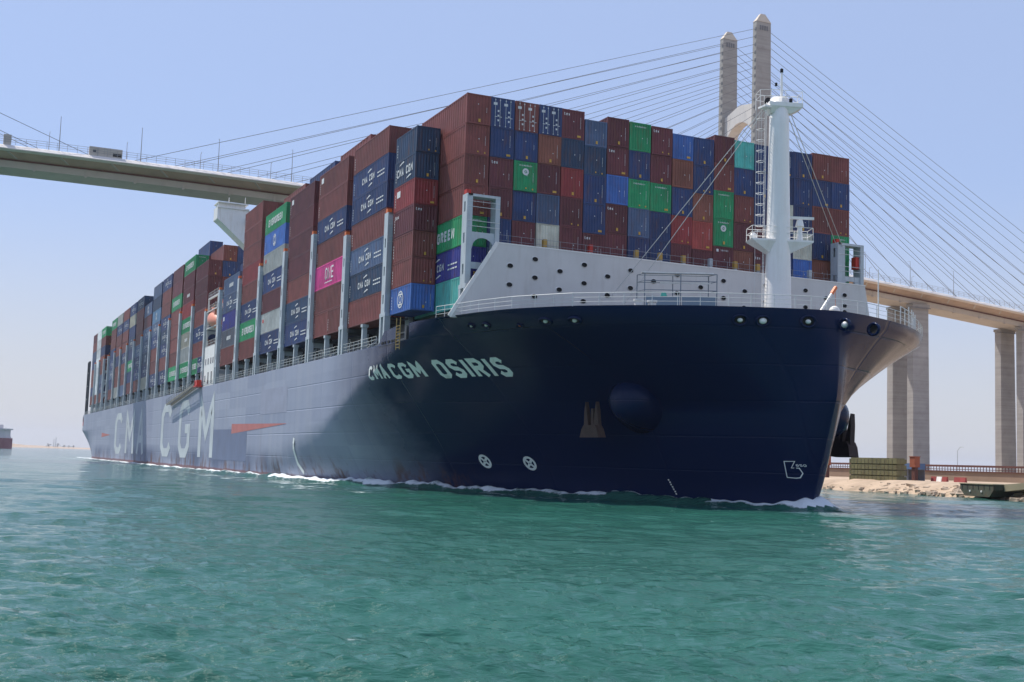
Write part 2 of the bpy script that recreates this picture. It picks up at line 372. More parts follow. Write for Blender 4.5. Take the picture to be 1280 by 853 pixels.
# ============================== setting: water ==============================
def make_water():
    rng = np.random.default_rng(3)
    az0 = math.atan2(vd.y, vd.x)
    dense = np.linspace(-R(29), R(29), 760)
    coarse = np.linspace(R(29), 2*math.pi-R(29), 90)[1:-1]
    A = np.concatenate([dense, coarse])+az0
    r = [0.3, 2, 4, 6, 8, 10, 11.5]
    while r[-1] < 135: r.append(r[-1]*1.0052)
    while r[-1] < 450: r.append(r[-1]*1.009)
    while r[-1] < 12000: r.append(r[-1]*1.03)
    r = np.array(r)
    X = CAM.x+r[:, None]*np.cos(A)[None]; Y = CAM.y+r[:, None]*np.sin(A)[None]
    dr = np.gradient(r)[:, None]*np.ones_like(X)
    Z = np.zeros_like(X)
    for i in range(170):
        lam = 0.40*(20/0.40)**(rng.random()**2.0)
        th = R(157)+rng.normal()*R(27)
        k = 2*math.pi/lam
        a = 0.0088*lam**.72*(1.0 if lam < 1 else .62 if lam < 3.5 else .30)
        fade = np.clip((lam/(dr*2.2)-1)/2, 0, 1)
        ph = rng.random()*6.28
        arg = k*(X*math.cos(th)+Y*math.sin(th))+ph+1.1*np.sin(X*.031+i)+.9*np.sin(Y*.043+i*2)
        Z += a*fade*(np.sin(arg)+.28*np.sin(2*arg+1.3))
    # the ship's own waves: a ridge standing off the hull and a breaking crest at the stem
    Wd = np.interp(22.15-X, [t[0] for t in WL], [t[1] for t in WL])
    side = np.abs(Y)-Wd
    ins = (X < 23) & (X > -330)
    noise = sum(np.sin(X*f+p)*np.cos(Y*f*1.3+p*2) for f, p in ((.5, 1), (1.1, 2), (2.3, 3), (.23, 5)))*.25
    amp = np.interp(X, [-330, -120, -40, -10, 8, 18, 22, 25], [.12, .25, .6, .75, .6, .6, .6, 0])
    near = (r[:, None] < 500)
    Z += np.where(near, amp*(1+.7*noise)*np.exp(-((side-.9)/1.1)**2), 0)
    dist = np.hypot(X-22.0, Y)
    Z += np.where(near, .65*np.exp(-(dist/1.3)**2), 0)
    # foam amount
    F = np.zeros_like(X)
    wband = np.interp(X, [-330, -200, -60, -30, 10, 22], [2.6, 2.4, 1.7, .9, .6, .9])*(1+.8*noise)
    F += np.where(ins, .86*np.exp(-(np.maximum(side-.2, 0)/wband)**2), 0)
    F += np.where((X > -55) & (X < 6) & (Y < 0), .84*np.exp(-((side-1.4-.7*noise)/.6)**2), 0)
    F += np.where((X >= 6) & (X < 14) & (Y < 0), .38*np.exp(-((side-1.0)/.7)**2), 0)
    F += np.where((X >= 15) & (X < 23.5), .95*np.exp(-((side-1.0)/1.1)**2), 0)
    F += 1.3*np.exp(-(dist/1.7)**2)
    # patches that broke away along the quarter
    F += np.where((X < 10) & (X > -340), .62*np.exp(-((Y+32+noise*3)/3.5)**2), 0)
    # a thin line of foam running out from the bow wave
    l = Y+20.2+(X-14)*.085
    F += np.where((X > 0) & (X < 62), .50*np.exp(-((l+noise*.8)/.8)**2), 0)
    F += .66*np.exp(-(((X-81.7-.25*(Y+57.1))/.8)**2+((Y+57.1)/1.0)**2))
    F += 1.0*np.exp(-(((X+70)/6)**2+((Y+48)/1.6)**2))*.7
    n0, n1 = X.shape
    v = np.stack([X, Y, Z], -1).reshape(-1, 3)
    i = np.arange((n0-1)).repeat(n1); j = np.tile(np.arange(n1), n0-1); j2 = (j+1) % n1
    q = np.stack([i*n1+j, (i+1)*n1+j, (i+1)*n1+j2, i*n1+j2], -1)
    me = bpy.data.meshes.new('water')
    me.vertices.add(len(v)); me.vertices.foreach_set('co', v.ravel())
    me.loops.add(len(q)*4); me.loops.foreach_set('vertex_index', q.ravel())
    me.polygons.add(len(q)); me.polygons.foreach_set('loop_start', np.arange(len(q))*4)
    me.polygons.foreach_set('use_smooth', np.ones(len(q), bool))
    me.update(calc_edges=True)
    at = me.attributes.new('foam', 'FLOAT', 'POINT'); at.data.foreach_set('value', F.ravel().astype(np.float32))
    o = put(bpy.data.objects.new('water', me)); o['kind'] = 'structure'
    # material
    mt = bpy.data.materials.new('canal_water'); mt.use_nodes = True
    nt = mt.node_tree; L = nt.links; p = nt.nodes['Principled BSDF']
    p.inputs['IOR'].default_value = 1.33; p.inputs['Roughness'].default_value = .08
    geo = node(nt, 'ShaderNodeNewGeometry')
    def noi(scale, det=4, rough=.55, st=(1, 1, 1), rot=0):
        m0 = node(nt, 'ShaderNodeMapping'); m0.inputs['Rotation'].default_value = (0, 0, rot); L.new(geo.outputs['Position'], m0.inputs[0])
        mp = node(nt, 'ShaderNodeMapping'); mp.inputs['Scale'].default_value = st
        L.new(m0.outputs[0], mp.inputs[0])
        n = node(nt, 'ShaderNodeTexNoise'); n.inputs['Scale'].default_value = scale; n.inputs['Detail'].default_value = det; n.inputs['Roughness'].default_value = rough
        L.new(mp.outputs[0], n.inputs['Vector']); return n.outputs['Fac']
    big = noi(.035, 3)
    cr = node(nt, 'ShaderNodeMix', data_type='RGBA'); cr.inputs[6].default_value = (.018, .086, .062, 1); cr.inputs[7].default_value = (.026, .116, .088, 1)
    mr = node(nt, 'ShaderNodeMapRange'); mr.inputs['From Min'].default_value = .35; mr.inputs['From Max'].default_value = .65; L.new(big, mr.inputs['Value']); L.new(mr.outputs[0], cr.inputs[0])
    fa = node(nt, 'ShaderNodeAttribute', attribute_name='foam')
    fn = noi(1.5, 8, .78, (1, 1, 1)); fn2 = noi(.22, 3)
    ad = node(nt, 'ShaderNodeMath', operation='MULTIPLY_ADD'); ad.inputs[1].default_value = 1.0; L.new(fn2, ad.inputs[0]); L.new(fn, ad.inputs[2])
    fs = node(nt, 'ShaderNodeMath', operation='ADD'); L.new(fa.outputs['Fac'], fs.inputs[0]); L.new(ad.outputs[0], fs.inputs[1])
    fm = node(nt, 'ShaderNodeMapRange'); fm.inputs['From Min'].default_value = 1.60; fm.inputs['From Max'].default_value = 1.82; L.new(fs.outputs[0], fm.inputs['Value'])
    cm = node(nt, 'ShaderNodeMix', data_type='RGBA'); cm.inputs[7].default_value = (.72, .76, .78, 1); L.new(fm.outputs[0], cm.inputs[0]); L.new(cr.outputs[2], cm.inputs[6])
    L.new(cm.outputs[2], p.inputs['Base Color'])
    rm = node(nt, 'ShaderNodeMapRange'); rm.inputs['To Min'].default_value = .06; rm.inputs['To Max'].default_value = .8; L.new(fm.outputs[0], rm.inputs['Value']); L.new(rm.outputs[0], p.inputs['Roughness'])
    b1 = node(nt, 'ShaderNodeBump'); b1.inputs['Strength'].default_value = .75; b1.inputs['Distance'].default_value = .1; L.new(noi(3.4, 6, .62, (.38, 1, 1), R(-66)), b1.inputs['Height'])
    b2 = node(nt, 'ShaderNodeBump'); b2.inputs['Strength'].default_value = .65; b2.inputs['Distance'].default_value = .28; L.new(noi(1.1, 5, .6, (.35, 1, 1), R(-60)), b2.inputs['Height']); L.new(b1.outputs[0], b2.inputs['Normal'])
    L.new(b2.outputs[0], p.inputs['Normal'])
    me.materials.append(mt)
    return o
make_water()

# ============================== setting: land ==============================
sand = mat('bank_sand', (.46, .34, .235), .95, var=.16, scale=.15, dirt=(.25, .18, .12), dirt_amt=.3, bump=.5, bscale=1.2)
stone = mat('bank_rock', (.42, .33, .25), .95, var=.25, scale=.6, dirt=(.18, .14, .10), dirt_amt=.4)
def shore_y(x):  # waterline of the port-side bank
    return lerp([(-6000, 560), (-2500, 420), (-700, 205), (-300, 118), (-72, 76.5), (-15, 64.5), (20, 60), (400, 40), (3000, 0)], x)+.5*math.sin(x*.21)+.35*math.sin(x*.53+1)
def make_bank():
    b = MB(); rows = []
    xs = [-9000, -6000, -4000, -2500, -1500, -1000, -700, -500, -400]+list(range(-320, -130, 12))+[x*1.5-130 for x in range(0, 110)]+[60, 90, 140, 220, 400, 900, 3000]
    for x in xs:
        y = shore_y(x); row = []
        for k, (dy, z) in enumerate(((-3, -1.5), (0, -.15), (.5, .35), (1.4, .9), (3.0, 1.5), (5, 1.9), (9, 1.95), (20, 1.8), (40, 2.0), (90, 2.2), (300, 2.4), (12000, 2.6))):
            j = (random.random()-.5)
            row.append((x+(j*.6 if 0 < k < 7 else 0), y+dy+(j*.5 if 0 < k < 7 else 0), z+(random.random()-.5)*(.28 if 1 < k < 8 else 0)))
        rows.append(row)
    for r0, r1 in zip(rows, rows[1:]):
        for k in range(len(r0)-1): b.face((r0[k], r1[k], r1[k+1], r0[k+1]))
    o = b.build('bank', sand, smooth=False); o['kind'] = 'structure'
    # the far low shore where the canal bends, on the horizon
    b = MB()
    for i in range(40):
        y0, y1 = -700+i*60, -640+i*60
        z0 = 5+9*max(0, math.sin(i*.5+1.2))*(1 if i < 14 else .4); z1 = 5+9*max(0, math.sin((i+1)*.5+1.2))*(1 if i+1 < 14 else .4)
        b.face(((-4200, y0, -1), (-4200, y1, -1), (-4260, y1, z1), (-4260, y0, z0)))
        b.face(((-4260, y0, z0), (-4260, y1, z1), (-9000, y1, z1), (-9000, y0, z0)))
    o = b.build('shore', sand); o['kind'] = 'structure'
make_bank()

def rock(name, x, y, z, s, seed, label):
    rnd = random.Random(seed)
    bm = bmesh.new(); bmesh.ops.create_icosphere(bm, subdivisions=2, radius=1)
    ph = [(rnd.uniform(1, 3), rnd.uniform(0, 6)) for _ in range(5)]
    for v in bm.verts:
        d = v.co.normalized()
        k = 1+.22*math.sin(d.x*ph[0][0]*2+ph[0][1])+.2*math.sin(d.y*ph[1][0]*2+ph[1][1])+.18*math.sin(d.z*4+ph[2][1])+rnd.uniform(-.06, .06)
        v.co = Vector((d.x*k*s*1.5, d.y*k*s, max(d.z*k*s*.8, -.35*s)))
    me = bpy.data.meshes.new(name); bm.to_mesh(me); bm.free(); me.materials.append(stone)
    o = put(bpy.data.objects.new(name, me)); o.location = (x, y, z); o.rotation_euler.z = rnd.uniform(0, 3)
    return o
b = MB()
rnd = random.Random(4)
for i in range(420):   # broken stone along the waterline, too many and too mixed to count
    x = rnd.uniform(-60, 24) if i < 330 else rnd.uniform(-110, -60)
    s = rnd.uniform(.12, .5)*(1 if x > -48 else .6); y = shore_y(x)+rnd.uniform(-.1, 3.2); z = .1+.42*(y-shore_y(x))
    n = len(b.v); pts = []
    for k in range(8):
        pts.append((x+s*(1.3 if k & 1 else -1.3)*rnd.uniform(.5, 1), y+s*(1 if k & 2 else -1)*rnd.uniform(.5, 1), z+s*(.8 if k & 4 else -.6)*rnd.uniform(.5, 1)))
    b.v += pts
    for q in ((0, 2, 3, 1), (4, 5, 7, 6), (0, 1, 5, 4), (2, 6, 7, 3), (0, 4, 6, 2), (1, 3, 7, 5)): b.f.append(tuple(n+k for k in q)); b.m.append(0)
tag(b.build('rubble', stone), 'pale broken stones scattered along the waterline of the sandy bank', 'rubble', kind='stuff')

# ============================== the ship ==============================
ship = empty('container_ship', (0, 0, 0))
tag(ship, 'huge dark blue container ship passing under the bridge with white lettering on its bow', 'ship')

hullmat = bpy.data.materials.new('hull_paint'); hullmat.use_nodes = True
def make_hullmat():
    nt = hullmat.node_tree; L = nt.links; p = nt.nodes['Principled BSDF']
    tc = node(nt, 'ShaderNodeTexCoord'); sx = node(nt, 'ShaderNodeSeparateXYZ'); L.new(tc.outputs['Object'], sx.inputs[0])
    def mr(inp, a, b, c=0, d=1):
        n = node(nt, 'ShaderNodeMapRange'); n.inputs['From Min'].default_value = a; n.inputs['From Max'].default_value = b; n.inputs['To Min'].default_value = c; n.inputs['To Max'].default_value = d
        L.new(inp, n.inputs['Value']); return n.outputs[0]
    def noi(scale, st=(1, 1, 1), det=6, rough=.6):
        mp = node(nt, 'ShaderNodeMapping'); mp.inputs['Scale'].default_value = st; L.new(tc.outputs['Object'], mp.inputs[0])
        n = node(nt, 'ShaderNodeTexNoise'); n.inputs['Scale'].default_value = scale; n.inputs['Detail'].default_value = det; n.inputs['Roughness'].default_value = rough
        L.new(mp.outputs[0], n.inputs['Vector']); return n.outputs['Fac']
    def mth(op, a, b=None):
        n = node(nt, 'ShaderNodeMath', operation=op)
        for i, q in enumerate((a, b)):
            if q is None: continue
            if isinstance(q, (int, float)): n.inputs[i].default_value = q
            else: L.new(q, n.inputs[i])
        return n.outputs[0]
    def mix(f, a, b):
        n = node(nt, 'ShaderNodeMix', data_type='RGBA')
        for i, q in ((0, f), (6, a), (7, b)):
            if isinstance(q, tuple): n.inputs[i].default_value = (*q, 1)
            else: L.new(q, n.inputs[i])
        return n.outputs[2]
    hull_blue = (.0048, .0145, .056); chalk_sunlit = (.355, .385, .475)
    # side chalked; pale side and dark bow also paint in sun and shade
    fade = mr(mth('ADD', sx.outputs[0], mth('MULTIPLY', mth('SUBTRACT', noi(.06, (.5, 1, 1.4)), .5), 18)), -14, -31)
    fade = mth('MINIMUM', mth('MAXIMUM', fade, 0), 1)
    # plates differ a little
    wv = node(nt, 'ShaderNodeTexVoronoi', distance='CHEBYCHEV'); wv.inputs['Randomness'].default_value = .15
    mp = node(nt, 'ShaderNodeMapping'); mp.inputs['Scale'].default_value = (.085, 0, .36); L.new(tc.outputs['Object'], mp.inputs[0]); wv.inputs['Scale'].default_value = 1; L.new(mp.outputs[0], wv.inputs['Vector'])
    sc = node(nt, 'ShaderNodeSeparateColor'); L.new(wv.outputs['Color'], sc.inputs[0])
    chv = mix(mr(sc.outputs[0], 0, 1), chalk_sunlit, (.29, .32, .415))
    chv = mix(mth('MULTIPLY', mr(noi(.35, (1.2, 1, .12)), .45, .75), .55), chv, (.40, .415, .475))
    c = mix(fade, hull_blue, chv)
    # lower strake, repainted darker here and there, streaky
    low = mth('MULTIPLY', mr(sx.outputs[2], 4.6, 2.6), mr(noi(.05, (1, 1, .6)), .38, .62))
    low = mth('MULTIPLY', low, mr(sx.outputs[0], -20, -60))
    c = mix(mth('MULTIPLY', low, .8), c, (.07, .10, .18))
    # rust runs close to the water
    ru = mth('MULTIPLY', mr(noi(.5, (1, 1, .3), 8, .7), .50, .62), mr(sx.outputs[2], 3.4, 1.4)); ru = mth('MULTIPLY', ru, mr(sx.outputs[0], -8, -16))
    c = mix(mth('MULTIPLY', ru, .75), c, (.12, .05, .02))
    ru2 = mth('MULTIPLY', mr(noi(.3, (1, 1, .06), 8, .7), .62, .72), mth('MULTIPLY', fade, .35)); c = mix(ru2, c, (.17, .13, .11))
    # red boot topping aft
    bt = mth('MULTIPLY', mr(mth('ADD', sx.outputs[2], mth('MULTIPLY', noi(.3), .5)), 1.05, .85), mr(sx.outputs[0], -20, -60))
    c = mix(mth('MULTIPLY', bt, .8), c, (.14, .05, .045))
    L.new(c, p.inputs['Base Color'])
    L.new(mr(fade, 0, 1, .2, .55), p.inputs['Roughness']); p.inputs['Specular IOR Level'].default_value = .16
    # shallow dishing between the frames
    w1 = node(nt, 'ShaderNodeTexWave', bands_direction='X'); w1.inputs['Scale'].default_value = .11; w1.inputs['Distortion'].default_value = 1.5; w1.inputs['Detail'].default_value = 2
    L.new(tc.outputs['Object'], w1.inputs['Vector'])
    # weld seams
    fr = mth('FRACT', mth('MULTIPLY', sx.outputs[0], 1/11.6)); sv = mr(mth('ABSOLUTE', mth('SUBTRACT', fr, .5)), .488, .497)
    fz = mth('FRACT', mth('MULTIPLY', sx.outputs[2], 1/2.9)); sh = mr(mth('ABSOLUTE', mth('SUBTRACT', fz, .5)), .47, .49)
    hgt = mth('SUBTRACT', mth('MULTIPLY', w1.outputs['Fac'], .45), mth('MULTIPLY', mth('MAXIMUM', sv, sh), .55))
    hgt = mth('ADD', hgt, mth('MULTIPLY', noi(.45), .6))
    bp = node(nt, 'ShaderNodeBump'); bp.inputs['Strength'].default_value = .45; bp.inputs['Distance'].default_value = .08; L.new(hgt, bp.inputs['Height']); L.new(bp.outputs[0], p.inputs['Normal'])
make_hullmat()

def make_hull():
    ds = sorted(set([0, .05, .12, .25, .45, .7, 1.0, 1.4, 1.9, 2.5, 3.2, 4, 5, 6, 7.2, 8.6, 10, 11.6, 13.4, 15.3, 17.3, 19.5]+[21.7+1.6*i for i in range(24)]+[62+5*i for i in range(50)]+[315, 322, 329, 335, 341, 347, 352, 356]))
    zs = [-3, 0, .6, 1.2, 2, 3, 4, 5, 6, 7, 7.6, 8.1, 8.6, 9.1, 9.6, 10.2, 10.8, 11.5, 12.2, 12.9, 13.6, 14.46, 15.2, 16.0]
    b = MB(); V = {}
    def vert(i, j, s):
        z = zs[j]; x0 = lerp(XS, z); tot = x0-lerp(AFT_Z, z)
        x = x0-min(ds[i]/356*tot if ds[i] > 200 else ds[i]*(1 if ds[i] < 62 else 1), tot)
        y = hullB(x, z)*s
        if i == 0: y = 0; s = 1
        key = (i, j, s)
        if key not in V: V[key] = len(b.v); b.v.append((x, y, z))
        return V[key]
    topj = len(zs)-1; deckj = zs.index(14.46)
    for s in (-1, 1):
        for i in range(len(ds)-1):
            for j in range(topj):
                xa = lerp(XS, 16)-ds[i+1]
                if j >= deckj and xa < -7.4: continue
                q = [vert(i, j, s), vert(i+1, j, s), vert(i+1, j+1, s), vert(i, j+1, s)]
                q2 = []
                for k in q:
                    if k not in q2: q2.append(k)
                if len(q2) > 2: b.f.append(tuple(q2)); b.m.append(0)
    n = len(ds)-1
    for j in range(deckj):   # transom
        b.f.append((vert(n, j, -1), vert(n, j+1, -1), vert(n, j+1, 1), vert(n, j, 1))); b.m.append(0)
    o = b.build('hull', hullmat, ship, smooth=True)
    # decks
    b = MB()
    xs = [x for x in [25.1-.6*i for i in range(56)] if x > -7.2]
    for a, c in zip(xs, xs[1:]):
        b.face(((a, -hullB(a, 16)+.12, 15.82), (a, hullB(a, 16)-.12, 15.82), (c, hullB(c, 16)-.12, 15.82), (c, -hullB(c, 16)+.12, 15.82)))
    b.face(((-7.3, -25.2, 14.4), (-7.3, 25.2, 14.4), (-334.8, 25.2, 14.4), (-334.8, -25.2, 14.4)))
    b.box(-7.6, -7.2, -25.1, 25.1, 14.2, 15.9)
    b.build('deck', M['dgrey'], ship)
make_hull()

def on_hull(quads, x0, z0, off=.035):
    """lay flat letter quads (x along the ship, z up) on the starboard hull"""
    b = MB()
    for q, e in quads:
        b.face([(x+x0, -hullB(x+x0, z+z0)-off-.0015*(e % 5), z+z0) for x, z in q])
    return b

# ship's name on the flare, company letters along the side
for wd, pl, pr, pt, pb in (('CMA', (461.5, 468), (484, 464.5), (473, 456.5), (473, 475)), ('CGM', (488, 464), (530, 462), (505, 453.5), (515, 473)), ('OSIRIS', (545, 461), (636, 459), (580, 448.5), (605, 472))):
    a, c, zt_, zb_ = hull_point(*pl).x, hull_point(*pr).x, hull_point(*pt).z, hull_point(*pb).z
    tot = sum(GL[ch][1]+1.7+1.25 for ch in wd)-1.25; cur = 0
    for ch in wd:
        lw = GL[ch][1]+1.7
        on_hull(text_quads(ch, lw/tot*(c-a), zt_-zb_, 1.7, .4), a+cur/tot*(c-a), zb_).build('name_letter', M['letter'], ship, fix=False)
        cur += lw+1.25
for ch, a, c in (('C', -238.6, -222.7), ('M', -215.3, -199.1), ('A', -194.1, -181.9), ('C', -156.7, -143.1), ('G', -134.4, -122.1), ('M', -113.2, -99.6)):
    on_hull(text_quads(ch, c-a, 10.7, 1.15, 1.5), a, 2.0, .03).build('side_letter', M['sletter'], ship, fix=False)
# red darts, fresh paint patches, load and bow marks
def patch(name, pts, mt, off=.025, sub=14):
    b = MB()
    n = sub
    (ax, az), (bx, bz), (cx, cz), (dx, dz) = pts
    for i in range(n):
        t0, t1 = i/n, (i+1)/n
        P = [(ax+(bx-ax)*t0, az+(bz-az)*t0), (ax+(bx-ax)*t1, az+(bz-az)*t1), (dx+(cx-dx)*t1, dz+(cz-dz)*t1), (dx+(cx-dx)*t0, dz+(cz-dz)*t0)]
        b.face([(x, -hullB(x, z)-off, z) for x, z in P])
    return b.build(name, mt, ship, fix=False)
dart = mat('dart_red', (.50, .16, .14), .55, var=.12, scale=.4, dirt=(.4, .3, .3), dirt_amt=.2, streak=True)
hull_blue = mat('fresh_blue_paint', (.12, .155, .26), .45, var=.12, scale=.3, dirt=(.10, .11, .15), dirt_amt=.3, streak=True)
patch('red_dart', ((-85, 6.1), (-50.9, 7.1), (-50.9, 7.15), (-85, 7.6)), dart)
patch('red_dart', ((-272, 6.6), (-250, 7.1), (-250, 7.15), (-272, 7.9)), dart)
patch('paint_patch', ((-100.5, 2.0), (-73.9, 2.0), (-73.9, 6.7), (-100.5, 6.9)), hull_blue, .015)
patch('paint_patch', ((-66, 8.6), (-51, 8.6), (-51, 12.0), (-66, 12.0)), mat('old_patch_paint', (.30, .32, .41), .5, var=.1), .015)
def ring_poly(cx, cz, r0, r1, n=28, a0=0, a1=2*math.pi):
    return [([(cx+r0*math.cos(a0+(a1-a0)*i/n), cz+r0*math.sin(a0+(a1-a0)*i/n)), (cx+r1*math.cos(a0+(a1-a0)*i/n), cz+r1*math.sin(a0+(a1-a0)*i/n)), (cx+r1*math.cos(a0+(a1-a0)*(i+1)/n), cz+r1*math.sin(a0+(a1-a0)*(i+1)/n)), (cx+r0*math.cos(a0+(a1-a0)*(i+1)/n), cz+r0*math.sin(a0+(a1-a0)*(i+1)/n))], i) for i in range(n)]
def mark_at(px, py):
    p = hull_point(px, py); return p.x, p.z
for px, py in ((607, 577), (663, 579.5)):   # thruster marks: ring and four spokes
    x, z = mark_at(px, py); q = ring_poly(x, z, .44, .66)
    for k in range(4):
        a = math.pi/4+k*math.pi/2; q.append(([(x+.13*math.cos(a-1.2), z+.13*math.sin(a-1.2)), (x+.5*math.cos(a-.2), z+.5*math.sin(a-.2)), (x+.5*math.cos(a+.2), z+.5*math.sin(a+.2)), (x+.13*math.cos(a+1.2), z+.13*math.sin(a+1.2))], 30+k))
    on_hull(q, 0, 0).build('thruster_mark', M['letter'], ship, fix=False)
(xa, za), (xb, zb) = mark_at(981, 577), mark_at(985, 597)
(xc, zc), (xd, zd), (xe, ze), (xf, zf_), (xg, zg), (xh, zh) = mark_at(994.5, 577), mark_at(989.8, 585.2), mark_at(1000, 585.5), mark_at(1004.5, 592), mark_at(1001, 597.5), mark_at(996, 598)
q = [(k, 1) for k in stroke_poly([(xb, zb), (xa, za), (xc, zc), (xd, zd), (xe, ze), (xf, zf_), (xg, zg), (xh, zh), (xb, zb)], .065, .5)]
on_hull(q, 0, 0).build('bulb_mark', M['letter'], ship, fix=False)
x, z = mark_at(996, 583.5)
on_hull(text_quads('650', .6, .19, 1.1), x, z).build('bulb_number', M['letter'], ship, fix=False)
x, z = mark_at(371, 574)
on_hull([(k, 1) for k in stroke_poly([(x, z+2.6), (x-.3, z+1.2), (x, z-.6), (x+1.2, z-1.7)], .7, .6)], 0, 0).build('tug_mark', M['letter'], ship, fix=False)
b = MB()
for k in range(7):   # draught figures on the stem
    x, z = mark_at(836+k*1.6, 601+k*2.9); b2 = on_hull([([(x, z), (x+.12, z), (x+.12, z+.12), (x, z+.12)], 0)], 0, 0)
    n = len(b.v); b.v += b2.v; b.f += [tuple(i+n for i in f) for f in b2.f]; b.m += b2.m
b.build('draught_mark', M['letter'], ship, fix=False)

# mooring fairleads in the bulwark
def fairlead(px, py, r=.55, lit=True, shut=False):
    P = hull_point(px, py)
    e = .3
    nx = Vector((1, (hullB(P.x-e, P.z)-hullB(P.x+e, P.z))/(2*e)*-1*-1, 0))
    du = Vector((2*e, -(hullB(P.x+e, P.z)-hullB(P.x-e, P.z)), 0)); dv = Vector((0, -(hullB(P.x, P.z+e)-hullB(P.x, P.z-e)), 2*e))
    n = du.cross(dv).normalized()
    if n.y > 0: n = -n
    u = du.normalized(); v = n.cross(u).normalized()
    if v.z < 0: v = -v
    b = MB(); N = 22; prof = ((1.0, -.05), (1.12, .12), (1.0, .22), (.78, .16), (.66, -.10))
    for a, ht in prof:
        for i in range(N):
            t = 2*math.pi*i/N; b.v.append(tuple(P+u*math.cos(t)*r*a*1.15+v*math.sin(t)*r*a*.85+n*ht))
    for j in range(len(prof)-1):
        for i in range(N):
            k = (i+1) % N; b.f.append((j*N+i, j*N+k, (j+1)*N+k, (j+1)*N+i)); b.m.append(0)
    o = b.build('fairlead', hullmat, ship, smooth=True)
    b = MB(); b.v = [tuple(P+u*math.cos(2*math.pi*i/N)*r*.68*1.15+v*math.sin(2*math.pi*i/N)*r*.68*.85+n*.045) for i in range(N)]; b.f = [tuple(range(N))]; b.m = [0]
    b.build('opening', M['black'], o, fix=False)
    if lit:   # roller or plug; the white ones paint in the lit inside of the hole
        b = MB(); c = P+n*.05-v*r*.02
        bmr = bmesh.new(); bmesh.ops.create_uvsphere(bmr, u_segments=14, v_segments=8, radius=r*(.62 if shut else .40))
        for vv in bmr.verts: vv.co = c+u*vv.co.x+v*vv.co.y*.8+n*vv.co.z*.8
        me = bpy.data.meshes.new('roller'); bmr.to_mesh(me); bmr.free(); me.materials.append(M['orange'] if lit == 2 else M['white']); me.polygons.foreach_set('use_smooth', [True]*len(me.polygons))
        put(bpy.data.objects.new('roller', me), o)
for a in ((589.5, 407, .40), (608, 406, .45), (650, 406.5, .32, 2), (682, 401, .55), (718.5, 400, .55), (925, 400, .55), (953.5, 401, .52, True, True), (1010, 402, .58), (1057, 406, .55, True, True), (1093, 412, .6, False)):
    fairlead(*a)

# anchors: round bolster standing out of the flare, anchor stowed on it; the port one hangs past the stem
def anchor_set(c, out, side, big, pre):
    """c: point on the hull plating, out: direction the bolster stands out"""
    out = out.normalized(); u = Vector((0, 0, 1)).cross(out).normalized(); v = out.cross(u)
    if v.z < 0: v = -v
    b = MB(); N = 28; prof = ((1.25, -2.5), (1.16, -.8), (1.06, .4), (.95, 1.1), (.78, 1.65), (.5, 2.0), (.2, 2.12), (0.01, 2.15))
    for a, h in prof:
        for i in range(N):
            t = 2*math.pi*i/N; b.v.append(tuple(c+u*math.cos(t)*big*a+v*math.sin(t)*big*a*.95+out*h*big*.5))
    for j in range(len(prof)-1):
        for i in range(N):
            k = (i+1) % N; b.f.append((j*N+i, j*N+k, (j+1)*N+k, (j+1)*N+i)); b.m.append(0)
    o = b.build('anchor_bolster', hullmat, ship, smooth=True)
    return o, u, v, out
def anchor(P, u, v, n, s=1.0, parent=None, mt=None):
    """stockless anchor lying against the hull: crown below, two flukes pointing up, shank between"""
    def T(a, b_, c_): return tuple(P+u*a*s+v*b_*s+n*c_*s)
    b = MB()
    def slab(poly, d0, d1):
        k = len(b.v); m_ = len(poly)
        b.v += [T(x, y, d0) for x, y in poly]+[T(x, y, d1) for x, y in poly]
        b.f.append(tuple(k+i for i in range(m_))); b.f.append(tuple(k+m_+i for i in reversed(range(m_)))); b.m += [0, 0]
        for i in range(m_):
            j = (i+1) % m_; b.f.append((k+i, k+m_+i, k+m_+j, k+j)); b.m.append(0)
    slab([(-1.55, -1.9), (1.55, -1.9), (1.25, -1.1), (.9, -.7), (-.9, -.7), (-1.25, -1.1)], -.1, .75)
    slab([(-1.2, -1.1), (-.38, -1.0), (-.55, .1), (-.85, 1.55), (-1.05, .6)], .1, .5)
    slab([(1.2, -1.1), (.38, -1.0), (.55, .1), (.85, 1.55), (1.05, .6)], .1, .5)
    slab([(-.22, -1.0), (.22, -1.0), (.15, .9), (-.15, .9)], .0, .35)
    return b.build('anchor', mt or M['anchor'], parent or ship)
Pst = hull_point(783, 505)
o, u, v, n = anchor_set(Vector((11.2, -10.3, 8.7)), Vector((.55, -1, .22)), -1, 2.15, 's')
Pa = hull_point(744, 531)
n = Vector((.15, -1, -.05)).normalized(); u = Vector((0, 0, 1)).cross(n).normalized(); v = n.cross(u); anchor(Vector((8.9, -13.0, 7.2)), u, v, n, .9, ship)
# port side: bolster and anchor, seen past the stem
Pp = Vector((20.0, 9.8, 9.0))
o, u, v, n = anchor_set(Vector((11.0, 10.2, 8.3)), Vector((.12, 1, -.1)), 1, 2.15, 'p')
anchor(Vector((9.6, 13.6, 6.9)), u, v, n, 1.2, ship)

